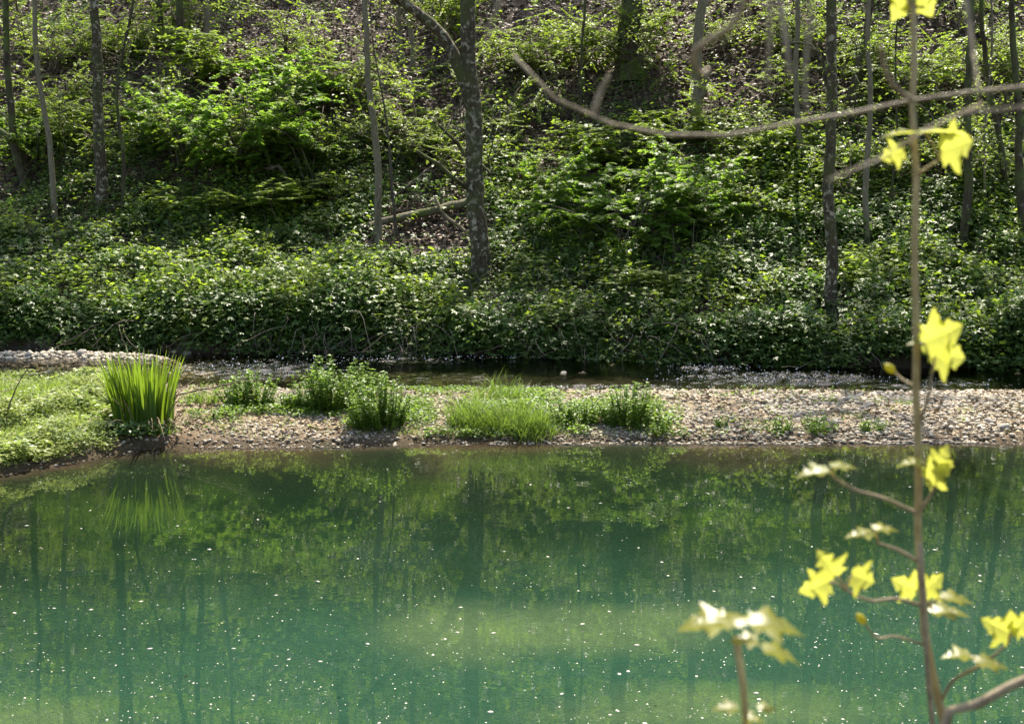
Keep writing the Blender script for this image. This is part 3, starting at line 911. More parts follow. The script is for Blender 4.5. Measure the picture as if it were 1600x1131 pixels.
# taller trees higher up the slope (they shade the slope and show in the pond's reflection)
for k, (x, y, cr, sc_) in enumerate([(-13, 39, 'full', 1.1), (-6, 41, 'full2', 1.1), (2, 40, 'full', 1.1), (10, 41, 'full2', 1.1), (17, 40, 'full', 1.1), (-18, 47, 'full2', 1.2), (-10, 48, 'full', 1.2), (-2, 49, 'full2', 1.2), (6, 48, 'full', 1.2), (14, 49, 'full2', 1.2), (22, 48, 'full', 1.2)]):
    z = float(height(np.array([x]), np.array([y]))[0])
    root = thing("tree", (x, y, z), "tall leafy tree higher up the slope, beyond the picture's top edge", "tree", "tall trees above the top edge", rng.random() * 6.28)
    H = (11 + 3 * rng.random()) * sc_
    p = smooth_path([(0, 0, -.2), (.1, 0, H * .3), (0, .15, H * .65), (0, 0, H)], 16, .02)
    mb = MB(); mb.tube(p, np.linspace(.2, .04, 16) * sc_, 10, .5, 0, .1)
    mb.build("trunk", M['bark_dark'], root, smooth=True)
    f = put("crown", CROWN[cr], root, (0, 0, H * .38)); f.scale = (sc_,) * 3

# ------------------------------------------------------------------ dead wood on the slope
b0, b1 = hit(562, 366, 18), hit(735, 322, 18)
root = thing("fallen_log", b0, "moss topped fallen log lying behind the pale straight pole and main trunk", "log")
mb = MB(); A = np.array([0, 0, .12]); B = at(738, 317, b1[1] - .1) - b0
p = smooth_path([A, A * .6 + B * .4 + np.array([0, 0, .02]), B, B + (B - A) * .35], 18, .012)
mb.tube(p, np.linspace(.062, .10, 18), 10, .5, 0, .16); mb.build("log", M['bark_moss'], root, smooth=True)
mb = MB(); p = smooth_path([at(680, 308, b1[1] - .35) - b0, at(693, 335, b1[1] - .55) - b0, at(712, 350, b1[1] - .65) - b0, at(737, 372, b1[1] - .8) - b0], 10, .008)
mb.tube(p, np.linspace(.03, .04, 10), 7, .5, 0, .15); mb.build("broken_branch", M['bark_pale'], root, smooth=True)

DEAD = [([(575, 362), (580, 342), (600, 322), (640, 285)], 5, 2, 'twig', "thin grey dead branch leaning up beside the log's left end"),
        ([(600, 318), (650, 280), (690, 250), (735, 222)], 4, 2, 'twig', "long grey dead branch slanting up to the main trunk"),
        ([(530, 300), (590, 282), (640, 262), (676, 196)], 4, 2, 'twig_dark', "thin dark branch slanting left of the main trunk"),
        ([(880, 165), (902, 140), (914, 100), (915, 40)], 4, 2, 'twig_dark', "dark bent stem uphill of the biggest maple shrub"),
        ([(290, 190), (330, 168), (400, 150), (440, 140)], 4, 2, 'twig', "pale dead branch lying in the dense left maple shrub"),
        ([(460, 300), (440, 265), (420, 262), (385, 270)], 7, 5, 'bark_moss', "mossy fallen branch below the dense left maple shrub"),
        ([(640, 118), (690, 105), (705, 95), (720, 96)], 9, 7, 'bark_moss', "mossy branch on the litter behind the main tree's fork"),
        ([(925, 395), (990, 370), (1020, 345), (1080, 335)], 6, 3, 'bark_moss', "mossy branch under the biggest maple shrub"),
        ([(1005, 450), (1040, 430), (1075, 415), (1100, 400)], 4, 2, 'twig', "grey dead branch at the foot of the biggest maple shrub"),
        ([(40, 355), (110, 357), (160, 352), (200, 365)], 4, 2, 'twig', "grey dead branch lying below the leaning pale pole"),
        ([(1180, 165), (1220, 172), (1260, 176), (1310, 182)], 8, 6, 'bark_moss', "mossy fallen branch left of the slim right trunk"),
        ([(245, 320), (232, 298), (215, 272), (205, 255)], 5, 3, 'twig_dark', "dark forked stick beside the left dark trunk")]
for pl, w0, w1, mt, lab in DEAD:
    g0 = hit(*pl[0], 18); s_ = g0[1] / FPX
    g1 = hit(*pl[-1], 18)
    yy = np.linspace(g0[1], min(g1[1], g0[1] + 1.5), len(pl)) - .1
    P = [at(px, py, yy[k]) - g0 for k, (px, py) in enumerate(pl)]
    P[0] = np.array([0, 0, -.03])
    p = smooth_path(P, 14, .012)
    mb = MB(); mb.tube(p, np.linspace(w0, w1, 14) * s_ / 2, 6, .5, 0, .15)
    for q in range(5):
        k = rng.integers(3, 12); dv = (p[k + 1] - p[k - 1]); dv /= np.linalg.norm(dv); dv = dv + rng.normal(size=3) * .55
        L = .2 + .3 * rng.random()
        mb.tube([p[k], p[k] + dv * L * .5, p[k] + dv * L + rng.normal(size=3) * .05], [w1 * s_ * .4, .004, .002], 4, cap=False)
    tag(mb.build("dead_branch", M[mt], smooth=True, loc=g0), lab, "branch", "dead branches on the slope")

# dry twigs and roots hanging from the undercut bank
TANG = [(60, 250, "dry root tangle under the left bank, behind the white pebble spit"), (300, 420, "dry root tangle under the bank behind the iris clump"),
        (430, 700, "thickest tangle of dry grey twigs hanging over the stream, left of centre"), (800, 960, "curved dry stems hanging into the stream in the centre"),
        (960, 1100, "long dry stems trailing into the stream above the right riffle"), (1290, 1370, "dry twigs on the mud bank beneath the slim right trunk")]
for k, (xa, xb, lab) in enumerate(TANG):
    cxp = (xa + xb) / 2
    yb0 = float(bank((cxp - 800) / FPX * 18.5))
    o = np.array([(cxp - 800) / FPX * yb0, yb0, .3])
    mb = MB()
    n = int((xb - xa) * (.36 if k == 2 else .17)) + 6
    for q in range(n):
        pxx = xa + (xb - xa) * rng.random()
        x0 = (pxx - 800) / FPX * yb0
        yy = float(bank(x0))
        s0 = np.array([x0, yy + .30, .30 + .25 * rng.random()])
        dx = rng.normal() * (.45 if k != 4 else .25) + (.35 if k == 4 else 0)
        e = np.array([x0 + dx, yy - .12 - .3 * rng.random(), -.04 + .18 * rng.random()])
        mid = (s0 + e) / 2 + np.array([rng.normal() * .13, -.20 * rng.random() - .05, .16 * rng.normal()])
        r_ = .0025 + .007 * rng.random() ** 2
        mb.tube(smooth_path([s0 - o, mid - o, e - o], 8, .014), np.linspace(r_, r_ * .45, 8), 4, .5, 0, 0, False)
    tag(mb.build("twig_tangle", M['twig'], smooth=True, loc=o), lab, "twigs", "dry twig tangles along the bank")

# ------------------------------------------------------------------ gravel (stuff) and stones
_phi = (1 + 5 ** .5) / 2
ICO_V = np.array([[-1, _phi, 0], [1, _phi, 0], [-1, -_phi, 0], [1, -_phi, 0], [0, -1, _phi], [0, 1, _phi], [0, -1, -_phi], [0, 1, -_phi], [_phi, 0, -1], [_phi, 0, 1], [-_phi, 0, -1], [-_phi, 0, 1]]) / math.sqrt(1 + _phi ** 2)
ICO_F = np.array([[0, 11, 5], [0, 5, 1], [0, 1, 7], [0, 7, 10], [0, 10, 11], [1, 5, 9], [5, 11, 4], [11, 10, 2], [10, 7, 6], [7, 1, 8], [3, 9, 4], [3, 4, 2], [3, 2, 6], [3, 6, 8], [3, 8, 9], [4, 9, 5], [2, 4, 11], [6, 2, 10], [8, 6, 7], [9, 8, 1]])


def pebbles(name, x, y, size, label, zoff=0.):
    n = len(x); mb = MB()
    for k in range(6):
        q = np.arange(n) % 6 == k
        m_ = q.sum()
        T = ICO_V * (.75 + .5 * rng.random((12, 1))) * np.array([1, .8, .5])
        a = rng.random(m_) * 6.28
        D = np.stack([np.cos(a), np.sin(a), .25 * rng.normal(size=m_)], 1)
        N = np.array([0, 0, 1.]) + .25 * rng.normal(size=(m_, 3))
        S = size[q]
        mb.leaves((T, ICO_F), np.stack([x[q], y[q], height(x[q], y[q]) + S * (.1 + .5 * rng.random(m_)) + zoff], 1), D, N, S, np.clip(rng.normal(.5, .28, m_) - .55 * sstep(.16, .02, np.abs(y[q] - shore(x[q]))), 0, 1))
    return tag(mb.build(name, M['stone']), label, "gravel", kind="stuff")


n = 150000
x = -9 + 18 * rng.random(n); t = rng.random(n)
y = shore(x) - .12 + (barfar(x) - shore(x) + .5) * t
bare_ = np.clip(.15 + .85 * sstep(-3.4, -2.6, x), 0, 1) * (.35 + .65 * sstep(.34, .52, fbm(x * 1.3 + 3, y * 2.2, 3)))
ok = (rng.random(n) < bare_)
x, y, t = x[ok], y[ok], t[ok]
pebbles("gravel", x, y, (.0065 + .024 * rng.random(len(x)) ** 6) * (1 + .5 * sstep(.75, .95, t)) * (1 + .25 * sstep(1, 3, x)), "pale limestone gravel covering the bar between pond and stream")
n = 5000
x = -9.5 + 5.0 * rng.random(n); y = bank(x) - .66 + .30 * rng.normal(size=n)
pebbles("spit_gravel", x, y, .016 + .040 * rng.random(n) ** 3, "whitish pebbles of the spit across the stream at the left")
n = 5000
x = -9 + 18 * rng.random(n); y = barfar(x) + .15 + .35 * rng.random(n)
pebbles("stream_edge_gravel", x, y, .02 + .04 * rng.random(n) ** 2, "wet pebbles along the bar's stream edge")


n = 16000
x = -4.6 + 14 * rng.random(n); t = rng.random(n); y = shore(x) + .06 + (barfar(x) - shore(x) - .1) * t
ok = rng.random(n) < .25 + .75 * sstep(.42, .6, fbm(x * 1.6 + 3, y * 3, 3)); x, y = x[ok], y[ok]; n = len(x)
mb = MB()
mb.leaves(KITE, np.stack([x, y, height(x, y) + .012 + .015 * rng.random(n)], 1), unit(n) * np.array([1, 1, .3]), np.array([0, 0, 1.]) + .5 * rng.normal(size=(n, 3)), .03 + .05 * rng.random(n), np.clip(rng.normal(.5, .3, n), 0, 1))
tag(mb.build("bar_litter", M['drystraw']), "brown and straw coloured dead bits lying on the gravel", "leaf litter", kind="stuff")


# solid white flecks standing in for sun glints on the stream's riffles
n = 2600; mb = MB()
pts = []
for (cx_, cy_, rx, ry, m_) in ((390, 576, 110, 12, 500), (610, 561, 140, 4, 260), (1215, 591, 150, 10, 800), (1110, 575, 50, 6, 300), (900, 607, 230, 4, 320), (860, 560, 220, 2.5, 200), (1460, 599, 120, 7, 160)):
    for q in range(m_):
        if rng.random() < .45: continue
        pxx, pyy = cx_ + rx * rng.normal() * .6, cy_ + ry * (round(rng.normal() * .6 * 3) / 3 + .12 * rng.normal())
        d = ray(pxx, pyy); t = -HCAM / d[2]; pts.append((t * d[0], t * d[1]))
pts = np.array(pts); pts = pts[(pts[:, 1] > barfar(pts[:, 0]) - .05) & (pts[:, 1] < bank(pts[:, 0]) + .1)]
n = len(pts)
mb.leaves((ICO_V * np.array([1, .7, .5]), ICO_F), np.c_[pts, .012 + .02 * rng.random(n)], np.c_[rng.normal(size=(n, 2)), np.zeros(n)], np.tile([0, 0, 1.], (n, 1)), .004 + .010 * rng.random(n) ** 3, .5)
tag(mb.build("glint_flecks", M['glint_flecks']), "white flecks of foam on the stream's riffles", "glint_flecks", kind="stuff")


def stone_mesh(seed):
    r2 = np.random.default_rng(seed)
    import bmesh
    bm = bmesh.new(); bmesh.ops.create_icosphere(bm, subdivisions=3, radius=1)
    off = r2.random(3) * 50
    for v in bm.verts:
        c_ = v.co
        k = 1 + .5 * (float(fbm(c_.x * 1.1 + off[0] + c_.z, c_.y * 1.1 + off[1] - c_.z, 3)) - .5) + .25 * (float(fbm(c_.x * 3 + off[2], c_.y * 3 + c_.z * 2, 2)) - .5)
        v.co = Vector((c_.x * k, c_.y * k * .8, c_.z * k * .6))
    me = bpy.data.meshes.new("stone"); bm.to_mesh(me); bm.free()
    me.materials.append(M['rock']); me.polygons.foreach_set("use_smooth", np.ones(len(me.polygons), bool))
    return me


STM = [stone_mesh(k) for k in range(4)]
STONES = [(1303, 663, 20, "largest pale flat stone on the gravel near the pond, right of centre"), (1331, 547, 26, "round rock lodged in the mud bank under the slim right trunk"),
          (1312, 551, 14, "smaller rock left of the round rock in the mud bank"), (1244, 556, 10, "small white stone low in the mud bank below the slim right trunk"),
          (45, 557, 16, "pale block stone at the left end of the pebble spit"), (128, 553, 18, "largest pale stone in the middle of the pebble spit"),
          (1066, 570, 15, "wet stone breaking the water at the right riffle"), (1568, 671, 22, "grey stone on the pond shore at the right edge"),
          (1545, 660, 15, "pale stone left of the grey shore stone at the right edge"), (1094, 660, 12, "pale stone beside the little tuft right of the dark shrub"),
          (1143, 655, 13, "white stone right of the small green tuft on the gravel"), (1060, 655, 13, "pale stone touching the dark shrub's right side"),
          (880, 606, 16, "pale stone at the stream edge in the centre"), (910, 605, 14, "pale stone right beside the centre stream edge stone"), (1589, 606, 12, "pale stone at the stream edge on the right"),
          (293, 556, 15, "pale stone at the spit's right tip behind the iris clump")]
for k, (px, py, wp, lab) in enumerate(STONES):
    b = hit(px, py, 9.0); s_ = b[1] / FPX * wp / 2
    o = put("stone", STM[k % 4], None, (b[0], b[1], max(b[2], -.05) + s_ * .25)); o.scale = (s_,) * 3; o.rotation_euler = (rng.normal() * .15, rng.normal() * .15, rng.random() * 6.28)
    tag(o, lab, "stone", "larger stones by the water")

# ------------------------------------------------------------------ bar plants
# grass + herb mat on the left (stuff)
n = 60000
x = -9.5 + 6.6 * rng.random(n); t = rng.random(n)
y = shore(x) + .02 + (barfar(x) - shore(x) - .05) * t
px, py = proj(np.stack([x, y, height(x, y)], 1))
ok = rng.random(n) < sstep(205, 165, px + 30 * (fbm(x * 2, y * 2, 3) - .5) * 2) * sstep(-.09, -.03, t + .10 * (fbm(x * 3, y * 3, 2) - .5)); x, y = x[ok], y[ok]; n = len(x)
z = height(x, y); k = 4
hh = .02 + .26 * sstep(.3, .75, fbm(x * 2.3, y * 2.3, 3))[:, None] * rng.random((n, k))
a = rng.random((n, k)) * 6.28; r = .04 * rng.random((n, k))
P = np.stack([x[:, None] + r * np.cos(a), y[:, None] + r * np.sin(a), z[:, None] + hh], -1).reshape(-1, 3)
mb = MB()
mb.leaves(KITE, P, np.stack([np.cos(a), np.sin(a), .1 * rng.normal(size=(n, k))], -1).reshape(-1, 3), np.array([0, 0, 1.]) + .45 * rng.normal(size=(n * k, 3)),
          .020 + .036 * rng.random(n * k) ** 2 + .02 * np.repeat(fbm(x * 1.7, y * 1.7 + 5, 2) > .55, k), np.clip(np.repeat(fbm(x * 2.1 + 7, y * 2.1, 3), k) + rng.normal(0, .15, n * k), 0, 1))
tag(mb.build("herb_mat", M['mat']), "bright low herbs matting the left end of the bar", "ground cover", kind="stuff")


def grass_patch(cx_, cy_, rx, ry, n, h, lean=.35):
    a = rng.random(n) * 6.28; r = np.sqrt(rng.random(n))
    x = cx_ + rx * r * np.cos(a); y = cy_ + ry * r * np.sin(a)
    P = np.stack([x, y, height(x, y) - .01], 1)
    ln_ = rng.normal(size=(n, 2)) * lean + np.stack([np.cos(a) * r, np.sin(a) * r], 1) * .25
    return P, h * (.45 + .75 * rng.random(n)), ln_


mb = MB()
for q in range(70):
    px = -150 + 350 * rng.random(); py = 600 + 105 * rng.random() - (px > 120) * 10
    if py > 735 - px * .18: continue
    b = hit(px, py, 9)
    P, H, L = grass_patch(b[0], b[1], .16, .12, 60, .10 + .16 * rng.random() * (1.4 if py < 625 else .8))
    blades(mb, P, H, L, .006, np.clip(rng.normal(.55, .2, len(P)), 0, 1), 3)
for (px, py, m_, h_) in ((20, 632, 250, .28), (110, 618, 250, .26), (60, 622, 200, .22), (-60, 632, 300, .28), (150, 640, 150, .24)):
    b = hit(px, py, 9)
    P, H, L = grass_patch(b[0], b[1], .40, .25, m_ * 2, h_)
    blades(mb, P, H, L, .008, np.clip(rng.normal(.6, .2, len(P)), 0, 1), 4)
# thin grass over the bare parts of the bar
for q in range(230):
    px = 290 + 1350 * rng.random(); py = 606 + 78 * rng.random() ** 1.1
    if px > 1060 and rng.random() < .62: continue
    b = hit(px, py, 11)
    P, H, L = grass_patch(b[0], b[1], .10, .08, 18, .05 + .07 * rng.random())
    blades(mb, P, H, L, .005, np.clip(rng.normal(.5, .25, len(P)), 0, 1), 3)
tag(mb.build("grass", M['grass']), "fine bright grass growing over the bar", "grass", kind="stuff")


# low mixed herbs in patches over the bar (stuff)
n = 26000
x = -4.5 + 9 * rng.random(n); t = rng.random(n); y = shore(x) + .03 + (barfar(x) - shore(x) - .05) * t
px, py = proj(np.stack([x, y, height(x, y)], 1))
E = in_ellipses(px, py, [(950, 655, 100, 26), (480, 640, 130, 12), (590, 662, 50, 14), (720, 684, 70, 8), (800, 650, 80, 40), (320, 645, 60, 16), (1240, 675, 60, 8), (1010, 680, 60, 8), (690, 612, 90, 6), (640, 650, 40, 20)])
ok = rng.random(n) < E * sstep(.40, .56, fbm(x * 3, y * 3, 3)) + .012; x, y = x[ok], y[ok]; n = len(x); k = 6
hh = .015 + .12 * fbm(x * 2.5, y * 2.5, 3)[:, None] * rng.random((n, k)); a = rng.random((n, k)) * 6.28; r = .04 * rng.random((n, k))
P = np.stack([x[:, None] + r * np.cos(a), y[:, None] + r * np.sin(a), height(x, y)[:, None] + hh], -1).reshape(-1, 3)
mb = MB(); mb.leaves(OVATE, P, np.stack([np.cos(a), np.sin(a), .2 * rng.normal(size=(n, k))], -1).reshape(-1, 3), np.array([0, 0, 1.]) + .45 * rng.normal(size=(n * k, 3)),
                     .022 + .028 * rng.random(n * k), np.clip(np.repeat(rng.normal(.5, .25, n), k), 0, 1))
tag(mb.build("low_herbs", M['barplant']), "low green herbs in patches on the gravel bar", "ground cover", kind="stuff")


def iris():
    b = hit(226, 672, 10)
    root = thing("iris_clump", b, "tall clump of upright sword shaped iris leaves at the pond's edge", "iris")
    n = 190; mb = MB()
    a = rng.random(n) * 6.28; r = np.sqrt(rng.random(n))
    P = np.stack([.31 * r * np.cos(a), .17 * r * np.sin(a), np.full(n, -.03)], 1)
    fan = np.stack([np.cos(a) * r, np.sin(a) * r], 1)
    H = (.72 + .26 * rng.random(n)) * (1 - .12 * r * rng.random(n))
    H[rng.random(n) < .25] *= .7
    ln_ = fan * np.array([.23, .16]) + rng.normal(size=(n, 2)) * .06
    blades(mb, P, H, ln_, .028 + .016 * rng.random(n), np.clip(rng.normal(.45, .32, n), 0, 1), 7, 0, .2)
    mb.build("leaves", M['iris'], root)
    n = 46; mb = MB(); a = rng.random(n) * 6.28
    a = np.where(rng.random(n) < .5, rng.normal(-.5, .5, n), a)
    P = np.stack([.30 * np.cos(a), .18 * np.sin(a), np.full(n, .02)], 1)
    blades(mb, P, .18 + .22 * rng.random(n), np.stack([np.cos(a), np.sin(a) - .2], 1) * (.7 + .5 * rng.random(n))[:, None], .012, .5, 5, 0, .75)
    n = 14; a = rng.random(n) * 6.28
    P = np.stack([.24 * np.cos(a), .14 * np.sin(a), np.full(n, .0)], 1)
    blades(mb, P, .5 + .3 * rng.random(n), np.stack([np.cos(a), np.sin(a)], 1) * (.35 + .4 * rng.random(n))[:, None], .018, .5, 7, 0, .5)
    mb.build("dry_leaves", M['drystraw'], root)
    mb = MB(); n = 900
    P = np.stack([-.08 + .20 * rng.normal(size=n), -.24 + .09 * rng.normal(size=n), .02 + .10 * rng.random(n)], 1)
    mb.leaves(OVATE, P, unit(n) * np.array([1, 1, .3]), np.array([0, -.3, 1.]) + .4 * rng.normal(size=(n, 3)), .03 + .025 * rng.random(n), rng.random(n))
    mb.build("base_herbs", M['cover'], root)


iris()


def herb_mesh(seed, h, r, n_stem, lsz, mat, tpl=OVATE, dense=1.0):
    global rng
    keep = rng; rng = np.random.default_rng(seed)
    mb = MB(); P, D, N, T, S = [], [], [], [], []
    for i in range(n_stem):
        a = rng.random() * 6.28; rr = math.sqrt(rng.random())
        b = np.array([.8 * r * rr * math.cos(a), .6 * r * rr * math.sin(a), -.02])
        hh = h * (.55 + .42 * rng.random()) * (1 - .45 * rr ** 2)
        e = np.array([b[0] * 1.5 + rng.normal() * .03, b[1] * 1.5 + rng.normal() * .03, hh])
        mb.tube([b, (b + e) / 2 + rng.normal(size=3) * .012, e], [.005, .004, .002], 4, .6, 0, cap=False)
        m_ = int(hh / .028 * dense)
        for j in range(m_):
            t = .12 + .88 * (j + rng.random()) / m_
            c_ = b * (1 - t) + e * t
            for q in range(3 if t < .9 else 5):
                a2 = rng.random() * 6.28
                P.append(c_); D.append([math.cos(a2), math.sin(a2), .25 + .25 * rng.normal()]); N.append([-.3 * math.cos(a2) + .3 * rng.normal(), -.3 * math.sin(a2) + .3 * rng.normal(), 1])
                T.append(.25 + .55 * t + .15 * rng.normal()); S.append(lsz * (1.15 - .5 * t) * (.7 + .6 * rng.random()))
    mb.leaves(tpl, np.array(P), np.array(D), np.array(N), np.array(S), np.clip(T, 0, 1), 0)
    me = mb.mesh("foliage", mat); rng = keep
    return me


BUSH = [(388, 634, 42, 60, 41, 34, .055, "round bushy herb right of the iris clump, with grass tuft between"),
        (512, 640, 48, 88, 42, 44, .055, "tall upright herb bush left of centre, tallest tops against the stream"),
        (560, 632, 38, 72, 43, 30, .055, "bushy herb squeezed between the tall herb bush and the rounder front one"),
        (592, 668, 44, 100, 44, 44, .050, "upright herb bush in front, nearest the pond left of centre"),
        (985, 664, 44, 72, 45, 48, .048, "dark rounded herb bush at the right end of the central greenery"),
        (905, 662, 44, 46, 46, 26, .050, "low mixed herb patch left of the dark rounded bush"),
        (872, 662, 30, 42, 47, 18, .050, "small leafy herb right of the central grass mound"),
        (1025, 676, 30, 32, 48, 22, .04, "low herb trailing from the dark rounded bush to the pond shore"),
        (455, 640, 22, 34, 49, 14, .05, "small pale herb left of the tall herb bush"),
        (1215, 675, 20, 28, 50, 14, .04, "small green herb on the gravel shore right of centre"),
        (1270, 668, 18, 26, 51, 10, .04, "thin brownish herb next to the largest flat stone"),
        (1360, 672, 18, 22, 52, 12, .04, "small green herb on the gravel between sapling stem and flat stone"),
        (1128, 668, 10, 22, 53, 8, .035, "tiny upright green tuft alone on the gravel"),
        (620, 655, 26, 30, 54, 16, .045, "low herb at the right foot of the front upright bush")]
for (px, py, rp, hp, sd, ns, ls, lab) in BUSH:
    b = hit(px, py, 11); s_ = b[1] / FPX
    root = thing("herb_bush", b, lab, "plant", "bushy herbs on the gravel bar")
    put("foliage", herb_mesh(sd, hp * s_ * 1.08, rp * s_ * 1.05, int(ns * 1.9), ls * .95, M['barplant']), root)

TUFT = [(320, 630, 26, 36, 260, "bright grass tuft between the iris clump and round bushy herb"), (745, 668, 42, 52, 750, "left half of the large bright grass mound at the centre"),
        (805, 672, 46, 60, 900, "right taller half of the large bright grass mound at the centre"), (835, 682, 30, 40, 400, "front grass tuft of the central mound, at the shoreline"),
        (775, 625, 34, 34, 350, "back grass tuft of the central mound, by the stream"), (1410, 634, 18, 12, 90, "low grass tuft on the gravel left of the sapling stem"),
        (1500, 608, 26, 14, 120, "dark grass tuft at the stream edge right of the sapling stem"), (1240, 612, 22, 16, 120, "low grass tuft at the stream edge, right of centre"),
        (1010, 640, 20, 28, 140, "grass fringe at the dark rounded bush's right side"), (630, 605, 30, 14, 140, "low grass at the stream edge behind the front upright bush"),
        (690, 608, 36, 16, 160, "sparse grass strip at the stream edge left of the central mound"), (665, 628, 26, 16, 120, "sparse grass on the pale gap left of the central mound")]
for (px, py, rp, hp, n, lab) in TUFT:
    b = hit(px, py, 11); s_ = b[1] / FPX
    P, H, L = grass_patch(b[0], b[1], rp * s_ * 1.2, rp * s_ * .7, int(n * .8), hp * s_ * 1.45, .55)
    H = H * (.35 + 1.1 * fbm(P[:, 0] * 6, P[:, 1] * 6, 2)) * (1.1 - .5 * np.hypot((P[:, 0] - b[0]) / (rp * s_ * 1.2), (P[:, 1] - b[1]) / (rp * s_ * .7)) ** 2)
    mb = MB(); blades(mb, P - b, H, L, .0075, np.clip(rng.normal(.45, .22, len(P)), 0, 1), 4)
    tag(mb.build("grass_tuft", M['tuft'], loc=b), lab, "grass tuft", "grass tufts on the gravel bar")

# dry twigs standing in the left herb mat
for (pl, w0, lab, side) in (([(190, 642), (262, 620), (330, 606), (388, 590)], 4, "bare dry twig leaning right across the iris clump", 7),
                            ([(5, 660), (16, 630), (26, 604), (44, 574)], 4, "thin dark twig standing at the left edge", 3)):
    g0 = hit(*pl[0], 9); s_ = g0[1] / FPX
    yy = g0[1] - .12 * np.arange(len(pl))
    P = np.array([at(px, py, yy[k]) - g0 for k, (px, py) in enumerate(pl)]); P[0] = (0, 0, -.02)
    p = smooth_path(P, 14, .004); mb = MB(); mb.tube(p, np.linspace(w0, 1.2, 14) * s_ / 2, 6)
    for q in range(side):
        k = rng.integers(7, 13); dv = np.array([.9, 0, .28 * rng.normal()]) if w0 and side > 4 else rng.normal(size=3)
        L = .18 + .15 * rng.random()
        mb.tube([p[k], p[k] + dv * L * .5, p[k] + dv * L + np.array([0, 0, .03])], [.004, .003, .0015], 4, cap=False)
    tag(mb.build("twig", M['twig'], smooth=True, loc=g0), lab, "twig")

# ------------------------------------------------------------------ floating petals on the pond
pm = []
for k in range(8):
    mb = MB(); m_ = 8
    a = np.arange(m_) / m_ * 6.28; rr = .6 + .5 * rng.random(m_)
    top = np.stack([rr * np.cos(a) * 1.3, rr * np.sin(a) * .8, np.full(m_, .12)], 1); low = top * np.array([.9, .9, 0])
    Vv = np.concatenate([top, low, [[0, 0, .3]]])
    f = [[i_, (i_ + 1) % m_, 16] for i_ in range(m_)]
    for i_ in range(m_): f += [[i_, i_ + 8, (i_ + 1) % m_ + 8], [i_, (i_ + 1) % m_ + 8, (i_ + 1) % m_]]
    mb.add(Vv, np.array(f)); pm.append(mb.mesh("petal", M['petal']))
for k in range(420):
    px = -60 + 1720 * rng.random(); py = 745 + 395 * rng.random() ** .9
    d = ray(px, py); t = -HCAM / d[2]
    x, y = t * d[0], t * d[1]
    if y > shore(x) - .35: continue
    if rng.random() > .25 + 1.1 * sstep(.35, .65, float(fbm(x * .9 + 2, y * .9, 3))): continue
    o = put("petal", pm[k % 8], None, (x, y, .0))
    s_ = .0042 + .012 * rng.random() ** 2.5
    o.scale = (s_, s_, s_); o.rotation_euler = (0, 0, rng.random() * 6.28)
    tag(o, "small whitish petal floating on the turquoise pond", "petal", "petals floating on the pond")

n = 2200
px = -120 + 1840 * rng.random(n); py = 735 + 420 * rng.random(n) ** .8
u_ = (px - CX) / FPX; v_ = (CY - py) / FPX
dz = -math.sin(PITCH) + v_ * math.cos(PITCH); dy = math.cos(PITCH) + v_ * math.sin(PITCH)
x, y = -HCAM / dz * u_, -HCAM / dz * dy
ok = (y < shore(x) - .3) & (rng.random(n) < .15 + 1.2 * sstep(.38, .62, fbm(x * .8 + 2, y * 2.2, 3))); x, y = x[ok], y[ok]; n = len(x)
mb = MB(); mb.leaves(KITE, np.stack([x, y, np.full(n, .004)], 1), np.c_[rng.normal(size=(n, 2)), np.zeros(n)], np.tile([0, 0, 1.], (n, 1)), .005 + .009 * rng.random(n) ** 2, .5)
tag(mb.build("pollen_flakes", M['petal']), "tiny pale flakes drifting on the pond surface", "flakes", kind="stuff")

# ------------------------------------------------------------------ foreground: sapling, small sapling, overhanging tree
_half = [(0, 0), (.10, -.06), (.22, -.05), (.30, .0), (.46, -.03), (.36, .10), (.34, .16), (.44, .22), (.60, .30), (.70, .44), (.55, .43), (.47, .46), (.40, .44), (.30, .42), (.24, .46), (.27, .58), (.33, .66), (.22, .72), (.14, .84), (0, 1.05)]


def big_leaf(size, fold=.25, droop=.35, seed=0):
    r2 = np.random.default_rng(seed)
    n = len(_half)
    h = np.array(_half)
    h = h + r2.normal(size=h.shape) * .012; h[0] = (0, 0); h[-1, 0] = 0
    V, F = [], []
    mid_y = np.linspace(0, h[-1, 1], n)
    for sgn in (1, -1):
        o = len(V)
        for i_ in range(n): V.append((0, h[i_, 1] if False else mid_y[i_], 0))
        for f_ in (.5, 1.0):
            for i_ in range(n):
                V.append((sgn * h[i_, 0] * f_, mid_y[i_] * (1 - f_) + h[i_, 1] * f_, 0))
        for ring in range(2):
            for i_ in range(n - 1):
                a_, b_, c_, d_ = o + ring * n + i_, o + ring * n + i_ + 1, o + (ring + 1) * n + i_ + 1, o + (ring + 1) * n + i_
                F += [[a_, b_, c_], [a_, c_, d_]] if sgn < 0 else [[a_, c_, b_], [a_, d_, c_]]
    V = np.array(V, float)
    x_, y_ = V[:, 0], V[:, 1]
    V[:, 2] = fold * abs(x_) - droop * (x_ ** 2 + (y_ - .3) ** 2) * .6 + .04 * np.sin(abs(x_) * 22 + y_ * 9) * abs(x_)
    return V * size, np.array(F)


